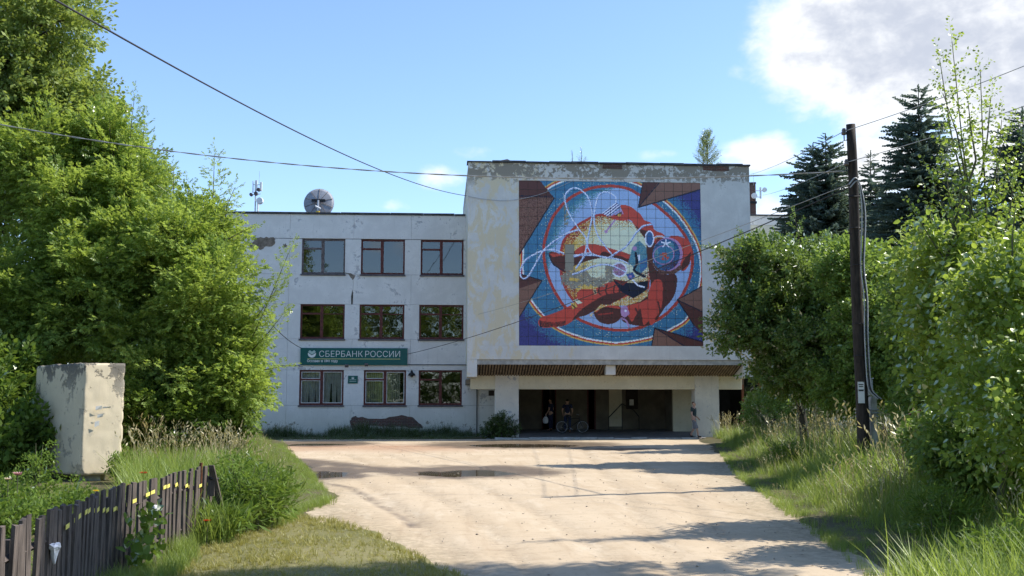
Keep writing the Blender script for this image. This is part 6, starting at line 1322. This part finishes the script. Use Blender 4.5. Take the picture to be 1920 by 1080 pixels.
def flower(px, py, d, r, mat, label, cup=.5, pet=10):
    c = atD(px, py, d); b = np.array([c[0], c[1], .03]); t = thing('flower', tuple(b), label, 'flower', 'garden flowers'); MB().tube([b, b * .5 + c * .5 + (.01, 0, 0), c], .006, 5).build('stem', M['greenbark'], t)
    for ring, (k, rr, up) in enumerate(((pet, 1.0, cup), (pet - 2, .72, cup + .35))):
        mb = MB()
        a = np.array([2 * math.pi * j / k + ring * .3 for j in range(k)]); D = np.stack([np.cos(a), np.sin(a), np.full(k, up)], 1); v, q = diamonds(np.tile(c, (k, 1)), D, np.cross(D, (0, 0, 1)), np.full(k, r * rr), np.full(k, r * .34), .3)
        mb.add(v, [tuple(x) for x in q]); mb.build('petals', M[mat], t)
    V, Q = scatter(T_WEED, np.array([b + (c - b) * f for f in (.25, .5)]), np.array([(1, .3, .3), (-.8, .5, .3)]), np.array([.16, .13]), gen=tg); link('foliage', npmesh('foliage', V - b, Q), M['weed'], t)
flower(269, 888, 16.5, .075, 'petal_red', 'red flower behind the fence right of the slab', .35, 12); flower(246, 911, 14.8, .06, 'petal_red', 'smaller red flower just above the middle of the fence', .3, 12); flower(388, 977, 12.6, .055, 'petal_red', 'red flower in front of the last fence pickets', .3, 12)
flower(33, 892, 14.5, .085, 'petal_pink', 'pink spiky flower at the left edge', .8, 12); flower(15, 900, 14.2, .06, 'petal_pale', 'pale rose beside the pink spiky flower', .6, 12); flower(180, 921, 16.2, .055, 'petal_yellow', 'yellow flower below the concrete slab', .3, 12)
flower(1722, 1073, 9.2, .05, 'petal_red', 'red flower in the grass at the bottom right', .3, 12)
# pebbles and litter on the road
n = 2600; X = tg.uniform(-6, 7, n); Y = 6 + 44 * tg.random(n) ** 1.3; k = inpoly(X, Y, ROAD); X, Y = X[k], Y[k]; n = len(X)
oct_v = np.array([(1, 0, 0), (0, 1, 0), (-1, 0, 0), (0, -1, 0), (0, 0, .7), (0, 0, -.4)]); oct_f = np.array([(0, 1, 4), (1, 2, 4), (2, 3, 4), (3, 0, 4), (1, 0, 5), (2, 1, 5), (3, 2, 5), (0, 3, 5)])
sz = .004 + .017 * tg.random(n) ** 4; zz = (fbm(X * .5, Y * .35, 3) - .5) * .05 + (fbm(X * 3, Y * 2.4, 3) - .5) * .016
V = (oct_v[None] * (sz[:, None, None] * tg.uniform(.6, 1.5, (n, 1, 3))) + np.stack([X, Y, zz + .003], 1)[:, None]).reshape(-1, 3); Fq = (oct_f[None] + (np.arange(n) * 6)[:, None, None]).reshape(-1, 3)
tag(link('gravel', npmesh('gravel', V, Fq), plain('pebble', (.42, .35, .27), .9, .5, 3.0)), 'scattered small stones and litter on the sandy road', 'gravel', kind='stuff')
n = 2200; X = tg.uniform(-6, 8, n); Y = 6 + 40 * tg.random(n) ** 1.4; k = inpoly(X, Y, ROAD); X, Y = X[k], Y[k]; dl_ = np.minimum(REdge(X, Y), LEdge(X, Y)); k = tg.random(len(X)) < np.clip(1.1 - dl_ / 3.0, .10, 1); X, Y = X[k], Y[k]; n = len(X)
zz = (fbm(X * .5, Y * .35, 3) - .5) * .05 + (fbm(X * 3, Y * 2.4, 3) - .5) * .016; a = tg.random(n) * 6.28; D = np.stack([np.cos(a), np.sin(a), tg.normal(0, .08, n)], 1); sd3 = np.stack([-np.sin(a), np.cos(a), tg.normal(0, .3, n)], 1)
v, qd = diamonds(np.stack([X, Y, zz + .010], 1), D, sd3, tg.uniform(.02, .09, n), tg.uniform(.003, .012, n), .1)
tag(link('leaf_litter', npmesh('leaf_litter', v, qd), plain('dead_leaf', (.17, .12, .07), .9, .5, 3.0)), 'dead leaves and twigs scattered over the sandy road', 'litter', kind='stuff')
# wood behind the viewer, seen only as reflection in the lower windows
P, D, S = [], [], []
for i in range(26):
    cx_ = -80 + i * 6.4; h = tg.uniform(15, 20.5); m_ = 330; u = tg.normal(0, 1, (m_, 3)); u /= np.linalg.norm(u, axis=1, keepdims=True); P.append(np.array([cx_, -52 + tg.normal(0, 4), h * .52]) + u * tg.uniform(.6, 1, (m_, 1)) * np.array([4.6, 3, h * .5])); D.append(u + (0, 0, .3)); S.append(tg.uniform(2.2, 3.4, m_))
V, Q = scatter(T_TALL, np.concatenate(P), np.concatenate(D), np.concatenate(S), gen=tg); tag(link('far_wood', npmesh('far_wood', V, Q), M['maple2']), 'green wood across the road, mirrored in the lower windows', 'wood', kind='stuff')
